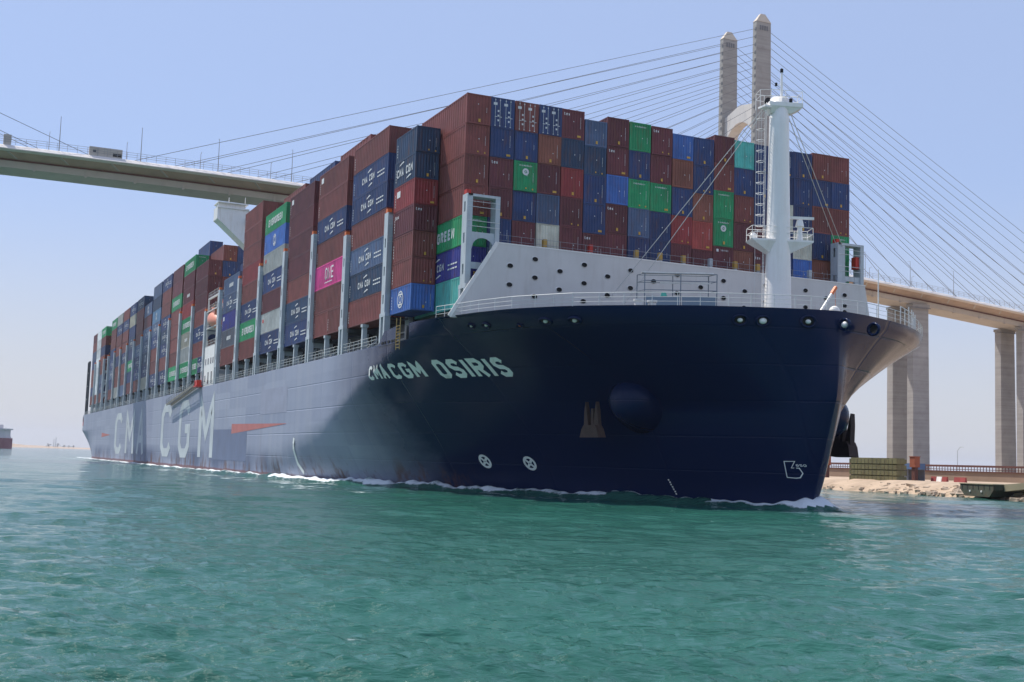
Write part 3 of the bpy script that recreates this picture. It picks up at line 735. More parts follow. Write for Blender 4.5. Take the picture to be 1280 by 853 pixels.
# breakwater: grey plate right across the foredeck with round drain holes
b = MB()
XB = 2.7
poly = [(-24.5, 15.8), (24.0, 15.8), (23.2, 18.6), (22.4, 22.75), (-20.15, 22.95)]
b.prism(poly, 0, XB-.12, XB)
for y in np.arange(-19, 23, 2.9): b.prism([(XB-.13, 15.9), (XB-2.6, 15.9), (XB-.13, 22.2)], 1, y-.06, y+.06)
bw = b.build('breakwater', M['sgrey'], ship)
b = MB()
holes = [(-18.83, 20.98), (-16.31, 21.82), (-18.85, 19.23), (-16.29, 20.1), (-13.72, 20.94), (-11.17, 21.79), (-16.28, 18.36), (-13.75, 19.21), (-11.16, 20.04), (-8.65, 20.92), (-6.14, 21.73), (-11.2, 18.34), (-8.65, 19.12), (-6.14, 20.03), (-3.58, 20.92), (-.91, 21.79), (1.82, 20.81), (4.5, 21.69), (4.52, 19.97), (7.05, 20.87), (14.59, 21.61), (17.26, 21.01), (14.6, 19.87), (19.66, 21.55), (19.67, 20.45), (19.67, 19.78), (9.6, 20.0), (9.6, 21.7), (12.1, 20.8), (-3.6, 19.2), (1.8, 19.1), (-.9, 20.0), (7.0, 19.2), (17.2, 19.3)]
N = 16
b.v = [(0, .30*math.cos(2*math.pi*i/N), .21*math.sin(2*math.pi*i/N)) for i in range(N)]; b.f = [tuple(range(N))]; b.m = [0]
hm = b.mesh('drain_hole', M['black'])
b = MB()
for i in range(N):
    a, c = 2*math.pi*i/N, 2*math.pi*(i+1)/N
    b.face([(-.006, .38*math.cos(a), .28*math.sin(a)), (-.006, .38*math.cos(c), .28*math.sin(c)), (.06, .30*math.cos(c), .21*math.sin(c)), (.06, .30*math.cos(a), .21*math.sin(a))])
rm_ = b.mesh('hole_rim', M['sgrey'])
for y, z in holes:
    for nm, me in (('drain_hole', hm), ('hole_rim', rm_)): put(bpy.data.objects.new(nm, me), bw).location = (XB+.008, y, z)
b = MB(); b.bar((XB-.03, -24.6, 15.9), (XB-.03, -20.15, 23.0), .10, .34); b.bar((XB-.03, -20.15, 23.0), (XB-.03, 22.45, 22.8), .12, .1)
b.build('edge_bar', M['white'], bw)
b = MB()   # handrail along its top
ztop = lambda y: 22.95-.2*(y+20.15)/42.6
for y in np.arange(-20, 22.3, 1.35): b.tube((XB-1.0, y, ztop(y)-.2), (XB-1.0, y, ztop(y)+1.0), .022, n=5)
for h in (.5, 1.0): b.tube((XB-1.0, -20, ztop(-20)+h), (XB-1.0, 22.3, ztop(22.3)+h), .02, n=5)
b.build('handrail', M['steel'], bw)
k_ = 0
for y in (-14.6, -9.7, -4.6, -1.9, .8, 4.0, 7.0, 9.8, 13.6, 16.4):   # stanchions behind it, yellow heads
    b = MB(); yel = k_ % 4 != 1
    b.box(.9, 1.25, y-.17, y+.17, 16, 24.0); st = b.build('stanchion', M['lgrey'], ship)
    b = MB(); b.box(.88, 1.27, y-.19, y+.19, 23.35, 24.1); b.build('stanchion_head', mat('head_yellow', (.55, .33, .07), .6) if (k_ == 0) else (bpy.data.materials['head_yellow'] if yel else M['redp'] if k_ < 3 else M['lgrey']), st); k_ += 1

# railing round the bow
def edge(d, inset=.15):
    x = 25.5-d; return x, hullB(x, 16.0)-inset if d > 0 else 0
b = MB(); path = []
for s, dl in ((-1, [25.5+.5, 22, 19.5, 17.5, 15.5, 13.5, 12, 10.5, 9, 7.6, 6.2, 5, 4, 3, 2.2, 1.5, .9, .5]), (1, [.5, .9, 1.5, 2.2, 3, 4, 5, 6.2, 7.6, 9, 10.5, 12, 13.5, 15.5, 17.5])):
    for d in dl:
        x, y = edge(d); path.append(Vector((x, y*s, 15.95)))
pts = []
for a, c in zip(path, path[1:]):
    n = max(1, int((c-a).length/1.25))
    pts += [a.lerp(c, i/n) for i in range(n)]
pts.append(path[-1])
for p in pts: b.tube(p, p+Vector((0, 0, 1.1)), .03, n=5, cap=False)
for h in (.38, .74, 1.1):
    for a, c in zip(pts, pts[1:]): b.tube(a+Vector((0, 0, h)), c+Vector((0, 0, h)), .018 if h < 1 else .03, n=5, cap=False)
b.build('bow_railing', M['rail'], ship)
b = MB()   # taller frames and pipes at the port bow
for i, d in enumerate((4.5, 5.6, 6.6, 7.8, 9, 10.4, 11.8)):
    x, y = edge(d, 1.0); b.tube((x, y, 15.8), (x, y, 18.1 if i > 1 else 17.7), .05, n=6)
    if i:
        x2, y2 = edge((4.5, 5.6, 6.6, 7.8, 9, 10.4, 11.8)[i-1], 1.0); b.tube((x, y, 17.7), (x2, y2, 17.7), .045, n=6); b.tube((x, y, 16.7), (x2, y2, 16.7), .04, n=6)
b.build('mooring_frame', M['rail'], ship)
x, y = edge(3.0, 2.0); b = MB(); b.tube((x, y, 15.8), (x, y, 20.4), .07, .04, n=8); b.build('flagstaff', M['white'], ship)
for dx, y, r_ in ((9, 9.5, .35), (10, 11.0, .35), (12.5, 5, .4), (13, -4.5, .4), (9.5, -13, .35)):
    b = MB()
    for q in (0, 1.3): b.lathe([(r_, 0), (r_, .9), (r_*1.25, .95), (r_*1.25, 1.1), (.05, 1.12)], (25.5-dx, y+q, 15.8), 14)
    b.build('mooring_bollard', M['rail'], ship)

# foremast
MX = 17.5
b = MB(); b.lathe([(1.18, -1.2), (1.16, 0), (.98, 8), (.86, 16.2), (.80, 18.6)], (MX, 0, 17), 32)
mast = b.build('foremast', M['mast'], ship, smooth=True)
u = rr.copy(); u.z = 0; u.normalize(); wv_ = Vector((u.y, -u.x, 0))   # the platforms lie athwart, as the ship carries them
u = Vector((.35, .94, 0)).normalized(); wv_ = Vector((u.y, -u.x, 0))
def plat(z, l0, l1, wd, th, drop):
    b = MB(); c = Vector((MX, 0, z))
    P = lambda a, s_, h: tuple(c+u*a+wv_*s_+Vector((0, 0, h)))
    top = [P(l0, -wd, 0), P(l1, -wd*.8, 0), P(l1, wd*.8, 0), P(l0, wd, 0)]
    low = [P(l0*.95, -wd, -th), P(l1, -wd*.8, -th), P(l1, wd*.8, -th), P(l0*.95, wd, -th)]
    low2 = [P(-.9, -.55, -drop), P(.9, -.55, -drop), P(.9, .55, -drop), P(-.9, .55, -drop)]
    n = len(b.v); b.v += top+low+low2
    b.f += [(0, 1, 2, 3)]+[(i, i+4, (i+1) % 4+4, (i+1) % 4) for i in range(4)]+[(4+i, 8+i, 8+(i+1) % 4, 4+(i+1) % 4) for i in range(4)]+[(11, 10, 9, 8)]
    b.m += [0]*10
    return b
plat(22.95, -2.6, 2.9, 1.0, .16, 1.15).build('platform', M['mast'], mast)
plat(35.1, -1.15, 1.9, .95, .35, .9).build('platform', M['mast'], mast)
b = MB(); c = Vector((MX, 0, 22.95))
P = lambda a, s_, h: c+u*a+wv_*s_+Vector((0, 0, h))
ring = [(-2.55, -.95), (-1.6, -.95), (-.5, -.95), (.6, -.92), (1.7, -.85), (2.85, -.78), (2.85, .78), (1.7, .85), (-1.4, .95), (-2.55, .95)]
for a, s_ in ring: b.tube(P(a, s_, 0), P(a, s_, 1.1), .028, n=5)
for h in (.55, 1.1):
    for q, r_ in zip(ring, ring[1:]+ring[:1]): b.tube(P(q[0], q[1], h), P(r_[0], r_[1], h), .025, n=5)
b.build('guard_rail', M['mast'], mast); b = MB()
c2 = Vector((MX, 0, 35.1)); P2 = lambda a, s_, h: c2+u*a+wv_*s_+Vector((0, 0, h))
ring = [(-1.9, -.7), (-1.1, -.9), (-.2, -.9), (.9, -.9), (1.85, -.7), (1.85, .7), (.3, .9), (-1.0, .9), (-1.9, .7)]
for a, s_ in ring: b.tube(P2(a, s_, -.4 if a < -1 else 0), P2(a, s_, 1.05), .028, n=5)
for h in (.5, 1.05):
    for q, r_ in zip(ring, ring[1:]+ring[:1]): b.tube(P2(q[0], q[1], h), P2(r_[0], r_[1], h), .025, n=5)
b.build('guard_rail', M['mast'], mast)
b = MB(); b.box(MX-.5, MX+.5, -1.9, -1.15, 34.55, 34.72); b.build('step_platform', M['mast'], mast)
b = MB()   # caged ladder up the side
for s_ in (-.2, .2):
    a = -u*1.35+wv_*s_; b.tube(Vector((MX, 0, 16))+a, Vector((MX, 0, 35.2))-u*1.35+wv_*s_+u*.15, .025, n=5)
for z in np.arange(16.3, 35, .33): b.tube(Vector((MX, 0, z))-u*1.35-wv_*.2, Vector((MX, 0, z))-u*1.35+wv_*.2, .014, n=4)
for z in np.arange(24.2, 34.6, .95):
    pr = [(-1.35, -.22), (-1.7, -.38), (-2.05, 0), (-1.7, .38), (-1.35, .22)]
    for q, r_ in zip(pr, pr[1:]): b.tube(Vector((MX, 0, z))+u*q[0]+wv_*q[1], Vector((MX, 0, z))+u*r_[0]+wv_*r_[1], .022, n=4)
for q in ((-1.7, -.38), (-2.05, 0), (-1.7, .38)): b.tube(Vector((MX, 0, 24.2))+u*q[0]+wv_*q[1], Vector((MX, 0, 34.5))+u*q[0]+wv_*q[1], .016, n=4)
b.build('ladder', M['mast'], mast)
b = MB()   # pole with lamps
b.lathe([(.5, 0), (.42, .5), (.12, .7), (.10, 2.1), (.08, 2.9)], (MX+.1, .15, 35.1), 12)
b.build('topmast', M['mast'], mast)
b = MB(); b.lathe([(.14, 0), (.15, .3), (.05, .38)], (MX+.1, .15, 38.0), 10); b.lathe([(.11, 0), (.12, .26), (.05, .3)], (MX-.15, -.25, 36.8), 10); b.lathe([(.16, 0), (.16, .55), (.05, .6)], (MX+.3, 1.0, 35.15), 10)
b.build('navigation_lamp', M['black'], mast)
b = MB(); b.tube((MX+.1, .15, 36.9), (MX-.15, -.25, 36.9), .03, n=5); b.build('lamp_bracket', M['mast'], mast)
b = MB(); q = P2(-.75, -.55, .55); b.tube(q-u*.1+wv_*.0, q-wv_*.5-Vector((0, 0, .12)), .26, .34, n=14); b.build('floodlight', M['black'], mast)
b = MB(); q = P(.15, -1.0, .55); b.bar(q, q+wv_*.3, .5, .55); b.build('foghorn', M['dgrey'], mast)
b = MB()   # radar
q = P(1.9, 0, 0); b.tube(q, q+Vector((0, 0, 1.35)), .28, .2, n=12); b.tube(q+Vector((0, 0, 1.35)), q+Vector((0, 0, 1.9)), .38, .26, n=12); r1 = b.build('radar', M['mast'], mast)
b = MB(); b.bar(q-u*1.25+Vector((0, 0, 2.1)), q+u*1.25+Vector((0, 0, 2.1)), .22, .22); b.build('radar_scanner', M['white'], mast)
b = MB(); b.lathe([(.3, 0), (.34, .3), (.2, .55), (.03, .6)], tuple(P(-2.2, 0, .05)), 14); b.build('lamp_dome', M['white'], mast)
b = MB()   # wire stays
for a, c in (((MX-.5, -1.2, 34.9), (3.0, -8.6, 18.7)), ((MX-.2, -1.1, 34.9), (3.6, -8.1, 17.2)), ((MX-.3, 1.3, 34.9), (1.6, 20.4, 26.8)), ((MX-.5, 1.1, 34.9), (1.6, 19.7, 26.6))): b.tube(a, c, .035, n=5)
b.build('wire_stay', M['rail'], mast)
b = MB(); b.tube((MX-.6, -2.0, 34.6), (MX-.2, -2.3, 17), .02, n=4); b.build('signal_halyard', M['rail'], mast)

# lookout shelter at the starboard bow rail
sh = MB(); SX, SY0, SY1 = 12.4, -10.6, -5.1
SXf = lambda y: 12.9+(y+10.6)*.52
def sp(y, z, o=0): return Vector((SXf(y)+o, y, z))
for y in (SY0, -7.85, SY1):
    for o in (0, -1.3): sh.tube(sp(y, 15.9, o), sp(y, 19.75, o), .05, n=6)
for z in (16.9, 18.3, 19.1, 19.75):
    sh.tube(sp(SY0, z), sp(SY1, z), .035, n=5); sh.tube(sp(SY0, z, -1.3), sp(SY1, z, -1.3), .035, n=5)
    for y in (SY0, SY1): sh.tube(sp(y, z), sp(y, z, -1.3), .03, n=5)
shel = sh.build('lookout_shelter', mat('shelter_frame', (.16, .20, .24), .5), ship)
b = MB()
for y0, y1 in ((SY0+.1, -7.95), (-7.75, SY1-.1)): b.face((sp(y0, 16.95, .02), sp(y1, 16.95, .02), sp(y1, 17.75, .02), sp(y0, 17.75, .02)))
b.build('screen', M['pane'], shel, fix=False)
b = MB(); b.bar(sp(SY0, 19.85, -.6), sp(SY1, 19.85, -.6), .9, .07); b.bar(sp(-9, 19.05, -.9), sp(SY1, 19.05, -.9), .06, .12); b.build('roof', M['white'], shel)
b = MB(); b.tube(sp(-8.9, 17.8, -.5), sp(-8.9, 18.15, -.5), .3, .2, n=10); b.build('sea_green_lamp', mat('sea_green', (.1, .55, .42), .4), shel)

# small davit with an orange tip, white light on a post at the port rail
b = MB(); b.bar((14, 6.2, 16.0), (13.3, 9.3, 19.6), .16, .2); dv = b.build('davit', M['white'], ship)
b = MB(); b.bar((13.29, 9.3, 19.6), (13.1, 9.95, 20.3), .24, .28); b.tube((13.1, 9.9, 20.2), (13.1, 9.9, 18.4), .02, n=5); b.build('tip', M['orange'], dv)
bm2 = bmesh.new(); bmesh.ops.create_uvsphere(bm2, u_segments=16, v_segments=10, radius=.5); me = bpy.data.meshes.new('light_globe'); bm2.to_mesh(me); bm2.free(); me.materials.append(M['white']); me.polygons.foreach_set('use_smooth', [True]*len(me.polygons))
o = put(bpy.data.objects.new('light_globe', me), ship); o.location = (13.2, 9.7, 18.0)
b = MB(); b.tube((13.2, 9.7, 15.8), (13.2, 9.7, 17.6), .07, n=8); b.build('light_post', M['white'], o).location = (-13.2, -9.7, -18.0)

# stepped bulwark and ladder at the shoulder
b = MB()
b.prism([(-8.9, 14.3), (-8.9, 15.95), (-12.6, 15.7), (-13.6, 14.9), (-14.3, 14.46), (-14.3, 14.3)], 1, -25.56, -25.44)
b.build('bulwark', hullmat, ship)
b = MB()
for x in (-7.6, -8.7): b.tube((x, -25.6, 13.6), (x, -25.6, 16.7), .05, n=6)
for z in np.arange(13.8, 16.2, .3): b.tube((-7.6, -25.6, z), (-8.7, -25.6, z), .035, n=5)
b.build('boarding_ladder', mat('ladder_yellow', (.45, .30, .10), .6, var=.1), ship)
b = MB()
for x in (-13.2, -12.4, -11.3, -10.2, -9.4): b.box(x, x+.5, -25.6, -25.55, 14.45, 14.7)
b.build('freeing_port', M['black'], ship)

# ============================== containers ==============================
HC, STD = 2.896, 2.591
_cm = {}
def corr_side(b, L, H, y, sgn, pitch=.56, dep=.05):
    """corrugated long wall between the posts at y, facing sgn"""
    x = -L+.16; prof = []
    while x < -.16-pitch*.999:
        prof += [(x, 0), (x+pitch*.28, 0), (x+pitch*.5, dep), (x+pitch*.78, dep)]; x += pitch
    prof += [(x, 0), (-.16, 0)]
    for (x0, d0), (x1, d1) in zip(prof, prof[1:]):
        b.face(((x0, y-sgn*d0, .14), (x1, y-sgn*d1, .14), (x1, y-sgn*d1, H-.11), (x0, y-sgn*d0, H-.11)))
def corr_end(b, W, H, x, pitch=.30, dep=.045):
    y = -W/2+.14; prof = []
    while y < W/2-.14-pitch*.999:
        prof += [(y, 0), (y+pitch*.25, 0), (y+pitch*.5, dep), (y+pitch*.75, dep)]; y += pitch
    prof += [(y, 0), (W/2-.14, 0)]
    for (y0, d0), (y1, d1) in zip(prof, prof[1:]):
        b.face(((x-d0, y0, .15), (x-d1, y1, .15), (x-d1, y1, H-.12), (x-d0, y0, H-.12)))
def quads_side(b, quads, x0, z0, y):      # lettering on the starboard long wall (reads aft to forward)
    for q, e in quads: b.face([(x0+x, y-.0015*(e % 4), z0+z) for x, z in q])
def quads_end(b, quads, y0, z0, x):       # lettering on the forward end
    for q, e in quads: b.face([(x+.0015*(e % 4), y0+a, z0+z) for a, z in q])
def cont_meshes(col, L, H, mark, doors, simple, var=0):
    key = (col, L, H, mark, doors, simple, var)
    if key in _cm: return _cm[key]
    W = 2.438; y0, y1 = -W/2, W/2; mats = [CM[col], M['mark'], M['yellow'], M['redp']]
    b = MB()
    corr_side(b, L, H, y0+.012, -1, .56 if not simple else 1.1)
    if not doors: corr_end(b, W, H, -.015)
    b.face(((-L, y0+.02, H-.02), (0, y0+.02, H-.02), (0, y1-.02, H-.02), (-L, y1-.02, H-.02)))
    b.face(((-L, y0, .08), (-L, y1, .08), (0, y1, .08), (0, y0, .08)))
    b.face(((-L+.02, y0, .1), (-L+.02, y0, H-.02), (-L+.02, y1, H-.02), (-L+.02, y1, .1)))
    b.face(((-L, y1-.03, .1), (-L, y1-.03, H-.02), (0, y1-.03, H-.02), (0, y1-.03, .1)))
    ys = y0-.006; b.mi = 1
    if L > 0:
        c = -L/2
        if mark == 'cma':
            if L > 8:
                quads_side(b, text_quads('CMA CGM', 4.3, .72, 1.7), c-2.7, H/2-.36, ys)
                for (dx, dz, k) in ((-.9, .62, 1), (-.5, -.98, 1)): quads_side(b, [([(c+dx, H/2+dz), (c+dx+1.5, H/2+dz+.22), (c+dx+1.1, H/2+dz+.34), (c+dx+.2, H/2+dz+.14)], 0)], 0, 0, ys)
                for k in range(2): quads_side(b, [([(c+2.6+i*.62, H/2-.5+k*.42), (c+3.1+i*.62, H/2-.5+k*.42), (c+3.1+i*.62, H/2-.36+k*.42), (c+2.6+i*.62, H/2-.36+k*.42)], i) for i in range(4)], 0, 0, ys)
            else:
                quads_side(b, text_quads('CMA CGM', 4.6, .85, 1.7), c-2.3, H/2-.42, ys)
                for (dx, dz) in ((-1.7, .72), (.5, -.95)): quads_side(b, [([(c+dx, H/2+dz), (c+dx+1.5, H/2+dz+.22), (c+dx+1.1, H/2+dz+.34), (c+dx+.2, H/2+dz+.14)], 0)], 0, 0, ys)
        if mark == 'ever':
            wd = min(L*.70, 8.2); quads_side(b, text_quads('EVERGREEN', wd, 1.05, 2.0), c-wd/2, H/2-.52, ys)
        if mark == 'one':
            quads_side(b, text_quads('ONE', 3.6, 1.45, 1.0), c-1.6, H/2-.55, ys); quads_side(b, [([(c-1.6+i*.4, H/2-.95), (c-1.3+i*.4, H/2-.95), (c-1.3+i*.4, H/2-.82), (c-1.6+i*.4, H/2-.82)], i) for i in range(8)], 0, 0, ys)
        if mark == 'round':
            q = ring_poly(c, H/2, .72, .86, 24)+ring_poly(c, H/2, .28, .40, 16)+[([(c-.6, H/2-.08+k), (c+.6, H/2-.08+k), (c+.6, H/2+.08+k), (c-.6, H/2+.08+k)], 40) for k in (-.5, .5)]
            quads_side(b, q, 0, 0, ys)
        if mark == 'tex': quads_side(b, text_quads('tex', 1.2, .42, 1.3), -L+.5, H-.8, ys)
        if mark == 'patch': quads_side(b, [([(-L+.9, H-1.2), (-L+1.9, H-1.2), (-L+1.9, H-.55), (-L+.9, H-.55)], 0)], 0, 0, ys)
        if mark == 'logo': quads_side(b, text_quads('TAT', 2.6, .6, 2.0) if False else [([(c-1.5+i*.8, H/2-.3), (c-.95+i*.8, H/2-.3), (c-.8+i*.8, H/2+.3), (c-1.35+i*.8, H/2+.3)], i) for i in range(4)], 0, 0, ys)
        if mark == 'reddot':
            b.mi = 3; quads_side(b, [([(-L+1.0, H-1.3), (-L+1.8, H-1.3), (-L+1.8, H-.8), (-L+1.0, H-.8)], 0)], 0, 0, ys); b.mi = 1
        if mark not in ('one',):   # number strip by the after post
            quads_side(b, [([(-L+.42, .5+i*.28), (-L+.52, .5+i*.28), (-L+.52, .68+i*.28), (-L+.42, .68+i*.28)], i) for i in range(5)], 0, 0, ys)
    xe = .008
    if not doors:      # number column, plate and marker on the forward end
        quads_end(b, [([(.78, H-.5-(9-i)*.13-var*.12), (.82, H-.5-(9-i)*.13-var*.12), (.82, H-.42-(9-i)*.13-var*.12), (.78, H-.42-(9-i)*.13-var*.12)], i) for i in range(4+(var*5) % 7)], 0, 0, xe)
        if mark == 'tex': quads_end(b, text_quads('tex', .66, .30, 1.35), -1.05, H-.62, xe)
        if mark == 'triton': quads_end(b, text_quads('TRITON', .95, .16, 1.4), -.35, H-.5, xe); quads_end(b, [([(-.85, H-.58), (-.58, H-.58), (-.58, H-.30), (-.85, H-.30)], 0)], 0, 0, xe)
        if mark in ('ever', 'round_end'):
            quads_end(b, text_quads('EVERGREEN', 1.3, .13, 1.6), -.65, H-.48, xe)
        if mark == 'round_end': quads_end(b, ring_poly(0, H-1.0, .14, .34, 20)+[([(-.06, H-1.1), (.12, H-1.0), (-.06, H-.9), (-.06, H-1.0)], 30)], 0, 0, xe)
        b.mi = 2
        hsh = var % 4
        if col not in ('white', 'cream') and hsh < 3:
            if hsh == 0: quads_end(b, [([(-.02, .25), (.20, .25), (.20, .55), (-.02, .55)], 0)], 0, 0, xe)
            elif hsh == 1: quads_end(b, [([(.45, .22), (.85, .22), (.85, .42), (.45, .42)], 0)], 0, 0, xe)
            else: quads_end(b, [([(.0, .25), (.14, .25), (.14, .40), (.0, .40)], 0), ([(.7, .20), (.84, .20), (.84, .35), (.7, .35)], 1)], 0, 0, xe)
        b.mi = 1; quads_end(b, [([(-.1+.1*var, H-1.0-.2*var), (-.02+.1*var, H-1.0-.2*var), (-.02+.1*var, H-.9-.2*var), (-.1+.1*var, H-.9-.2*var)], 0)], 0, 0, xe)
    b.mi = 0
    f = b if simple else MB()
    if not simple: f.mi = 0
    for y in (y0, y1-.16):
        for x in (-L, -.16): f.box(x, x+.16, y, y+.16, 0, H)
    for x in (-L, -.14):
        f.box(x+.005, x+.135, y0+.16, y1-.16, .02, .16); f.box(x+.005, x+.135, y0+.16, y1-.16, H-.13, H-.01)
    for y in (y0+.01, y1-.09): f.box(-L+.16, -.16, y, y+.08, .02, .15); f.box(-L+.16, -.16, y, y+.08, H-.12, H-.01)
    shell = b.mesh('container_shell', mats); fixn(shell)
    frame = None
    if not simple: frame = f.mesh('container_frame', mats); fixn(frame)
    dm = None
    if doors:
        dm = []
        for s in (-1, 1):
            d = MB(); yy = [(-1.08, -.01), (.01, 1.08)][s > 0]; d.box(-.06, -.015, yy[0], yy[1], .16, H-.14)
            d.mi = 1
            for y in (yy[0]+.30, yy[1]-.28): d.tube((.01, y, .12), (.01, y, H-.1), .019, n=6)
            for y in (yy[0]+.30, yy[1]-.28): d.box(-.01, .03, y-.04, y+.2, 1.0, 1.05); d.box(-.01, .035, y-.05, y+.05, .12, .2); d.box(-.01, .035, y-.05, y+.05, H-.3, H-.22)
            d.face([(-.012, yy[0]+.12, H-.75), (-.012, yy[0]+.5, H-.75), (-.012, yy[0]+.5, H-.5), (-.012, yy[0]+.12, H-.5)])
            for k in range(3): d.face([(-.012, yy[0]+.55, .6+k*.45), (-.012, yy[0]+.72, .6+k*.45), (-.012, yy[0]+.72, .78+k*.45), (-.012, yy[0]+.55, .78+k*.45)])
            dmm = d.mesh('container_door', mats); dm.append(dmm)
    _cm[key] = (shell, frame, dm)
    return _cm[key]

ncont = [0]
def container(col, x, y, z, L, H, mark, label, group, doors=False, simple=False):
    """x: forward end, y: centre line, z: underside"""
    sh_, fr_, dm = cont_meshes(col, L, H, mark, doors, simple, 0 if simple else ncont[0]*7 % 5)
    o = put(bpy.data.objects.new('shipping_container', sh_)); ncont[0] += 1
    rj = random.uniform
    o.location = (x+rj(-.05, .05), y+rj(-.02, .02), z+.012)
    tag(o, label, 'container', group)
    if fr_: put(bpy.data.objects.new('frame', fr_), o)
    if dm:
        for d in dm: put(bpy.data.objects.new('door', d), o)
    return o

ORD = ['topmost', 'second', 'third', 'fourth', 'fifth', 'sixth', 'seventh', 'eighth', 'ninth']
ORN = ['first', 'second', 'third', 'fourth', 'fifth', 'sixth', 'seventh', 'eighth', 'ninth', 'tenth', 'eleventh', 'twelfth', 'thirteenth', 'fourteenth', 'fifteenth', 'sixteenth', 'seventeenth', 'eighteenth']
MKT = {'cma': 'CMA CGM lettering', 'ever': 'EVERGREEN lettering', 'one': 'ONE lettering', 'round': 'round emblem', 'tex': 'tex mark', 'patch': 'white patch', 'logo': 'pale lettering', 'reddot': 'small red mark', 'triton': 'small TRITON mark', 'round_end': 'round white emblem'}
# front wall of the stow: columns from the starboard corner to port, each listed from the top
FR = [
 (37.40, 'brown brown brown brown'), (37.42, 'D:navy_blue navy_blue maroon:tex maroon navy_blue'), (37.40, 'D:brown navy_blue green:round_end navy_blue maroon'), (37.42, 'D:navy_blue rust_brown maroon slate_blue cream'), (37.42, 'maroon:tex dark_blue red maroon maroon'),
 (36.72, 'slate_blue dark_blue navy_blue navy_blue maroon:tex'), (37.34, 'maroon maroon:tex bright_blue maroon:tex maroon'), (37.22, 'green:ever navy_blue green:ever slate_blue navy_blue'), (37.14, 'maroon:tex maroon green:ever navy_blue navy_blue'),
 (36.72, 'bright_blue rust_brown navy_blue red maroon'), (36.72, 'navy_blue navy_blue rust_brown bright_red maroon'), (37.30, 'maroon brown green:ever green:round_end maroon:triton'), (37.10, 'teal navy_blue brown maroon rust_brown'),
 (37.02, 'navy_blue navy_blue navy_blue maroon:tex maroon:tex'), (36.85, 'navy_blue navy_blue cream navy_blue navy_blue'), (36.92, 'navy_blue navy_blue navy_blue cream bright_blue'), (37.12, 'brown navy_blue brown navy_blue rust_brown'), (37.12, 'brown navy_blue brown green:ever green:ever')]
fill = ['maroon', 'brown', 'navy_blue', 'dark_blue', 'rust_brown', 'slate_blue']
for c, (top, spec) in enumerate(FR):
    items = spec.split()
    low = [('green', 'ever'), ('indigo', 'cma'), ('teal', None)] if c == 0 else None
    z = top; y = -22.59+1.255+c*2.51
    rows = []
    for it in items:
        d = it.startswith('D:'); it = it[2:] if d else it
        a, _, mk = it.partition(':'); rows.append((a.replace('_', ' '), mk or None, d))
    if low: rows += [(a, mk, False) for a, mk in low]
    else:
        for k in range(2): rows.append((random.choice(fill).replace('_', ' '), None, False))
    for t, (col, mk, d) in enumerate(rows):
        H = STD if (t == 0 and c in (5, 9)) else HC
        z -= H
        if c == 0 and t > 3: lab = f"{col} container" + (f" with {MKT[mk]}" if mk else "") + ", low at the starboard corner behind the breakwater"
        else:
            what = f"{col} container" + (" with silver door bars" if d else f" with {MKT[mk]}" if mk else "")
            lab = f"{what}, {ORD[t]} tier, {ORN[c]} bow-facing stack from starboard"
        container(col, 0, y, z, 12.19, H, mk, lab, 'containers in the wall facing the bow', doors=d)
# short stack standing outboard beside the after half of the first bay
for t, (col, mk) in enumerate([('dark blue', None), ('dark blue', 'cma'), ('red', 'patch'), ('maroon', 'tex'), ('brown', None), ('brown', None), ('bright blue', 'round')]):
    container(col, -6.5, -23.85, 35.5-STD*(t+1), 6.06, STD, mk, f"short {col} container" + (f" with {MKT[mk]}" if mk else "") + f", {ORD[t]} in the outboard stack nearest the bow", 'short containers nearest the bow')

BASE = 17.33
BX = [-15.0-14.5*i for i in range(6)]
AX = [-114.9-13.97*i for i in range(11)]
SIDE = [
 (BX[0], 'brown cma:navy cma:navy brown cma:slate cma:dark brown'), (BX[1], 'patch:brown brown cma:navy brown one:pink brown S:brown'),
 (BX[2], 'patch:maroon maroon maroon maroon brown cma:dark cma:navy'), (BX[3], 'ever:green round:bright reddot:pgrey cma:navy maroon reddot:pgrey cma:navy'),
 (BX[4], 'brown brown brown red brown cma:navy ever:green brown'), (BX[5], 'logo:slate cma:slate patch:indigo logo:dgrey brown'),
 (AX[0], 'maroon maroon maroon brown cma:navy brown S:green'), (AX[1], 'ever:green maroon logo:maroon red ever:green logo:beige pgrey ever:green'),
 (AX[2], 'maroon maroon ever:green brown brown brown brown ever:green'), (AX[3], 'cma:navy brown brown cma:navy cma:dark cma:navy brown cma:navy'),
 (AX[4], 'slate dark round:pblue cma:slate cma:navy brown brown cma:navy'), (AX[5], 'round:slate maroon cma:slate cma:slate round:dark cma:navy beige'),
 (AX[6], 'cma:dark brown brown brown cma:slate cma:navy cma:navy brown'), (AX[7], 'cma:navy beige navy cma:dark navy ever:green navy maroon'),
 (AX[8], 'brown cma:navy brown brown cma:navy brown brown slate'), (AX[9], 'pgrey cma:navy brown brown navy brown brown pgrey'),
 (AX[10], 'ever:green brown brown navy cma:navy cma:slate navy brown')]
AL = {'navy': 'navy blue', 'slate': 'slate blue', 'dark': 'dark blue', 'pgrey': 'pale grey', 'bright': 'bright blue', 'dgrey': 'dark grey', 'pblue': 'pale blue'}
def where(i): return (f"{ORN[5-i]} side stack forward of the deckhouse" if i < 6 else f"{ORN[i-6]} side stack astern of the deckhouse")
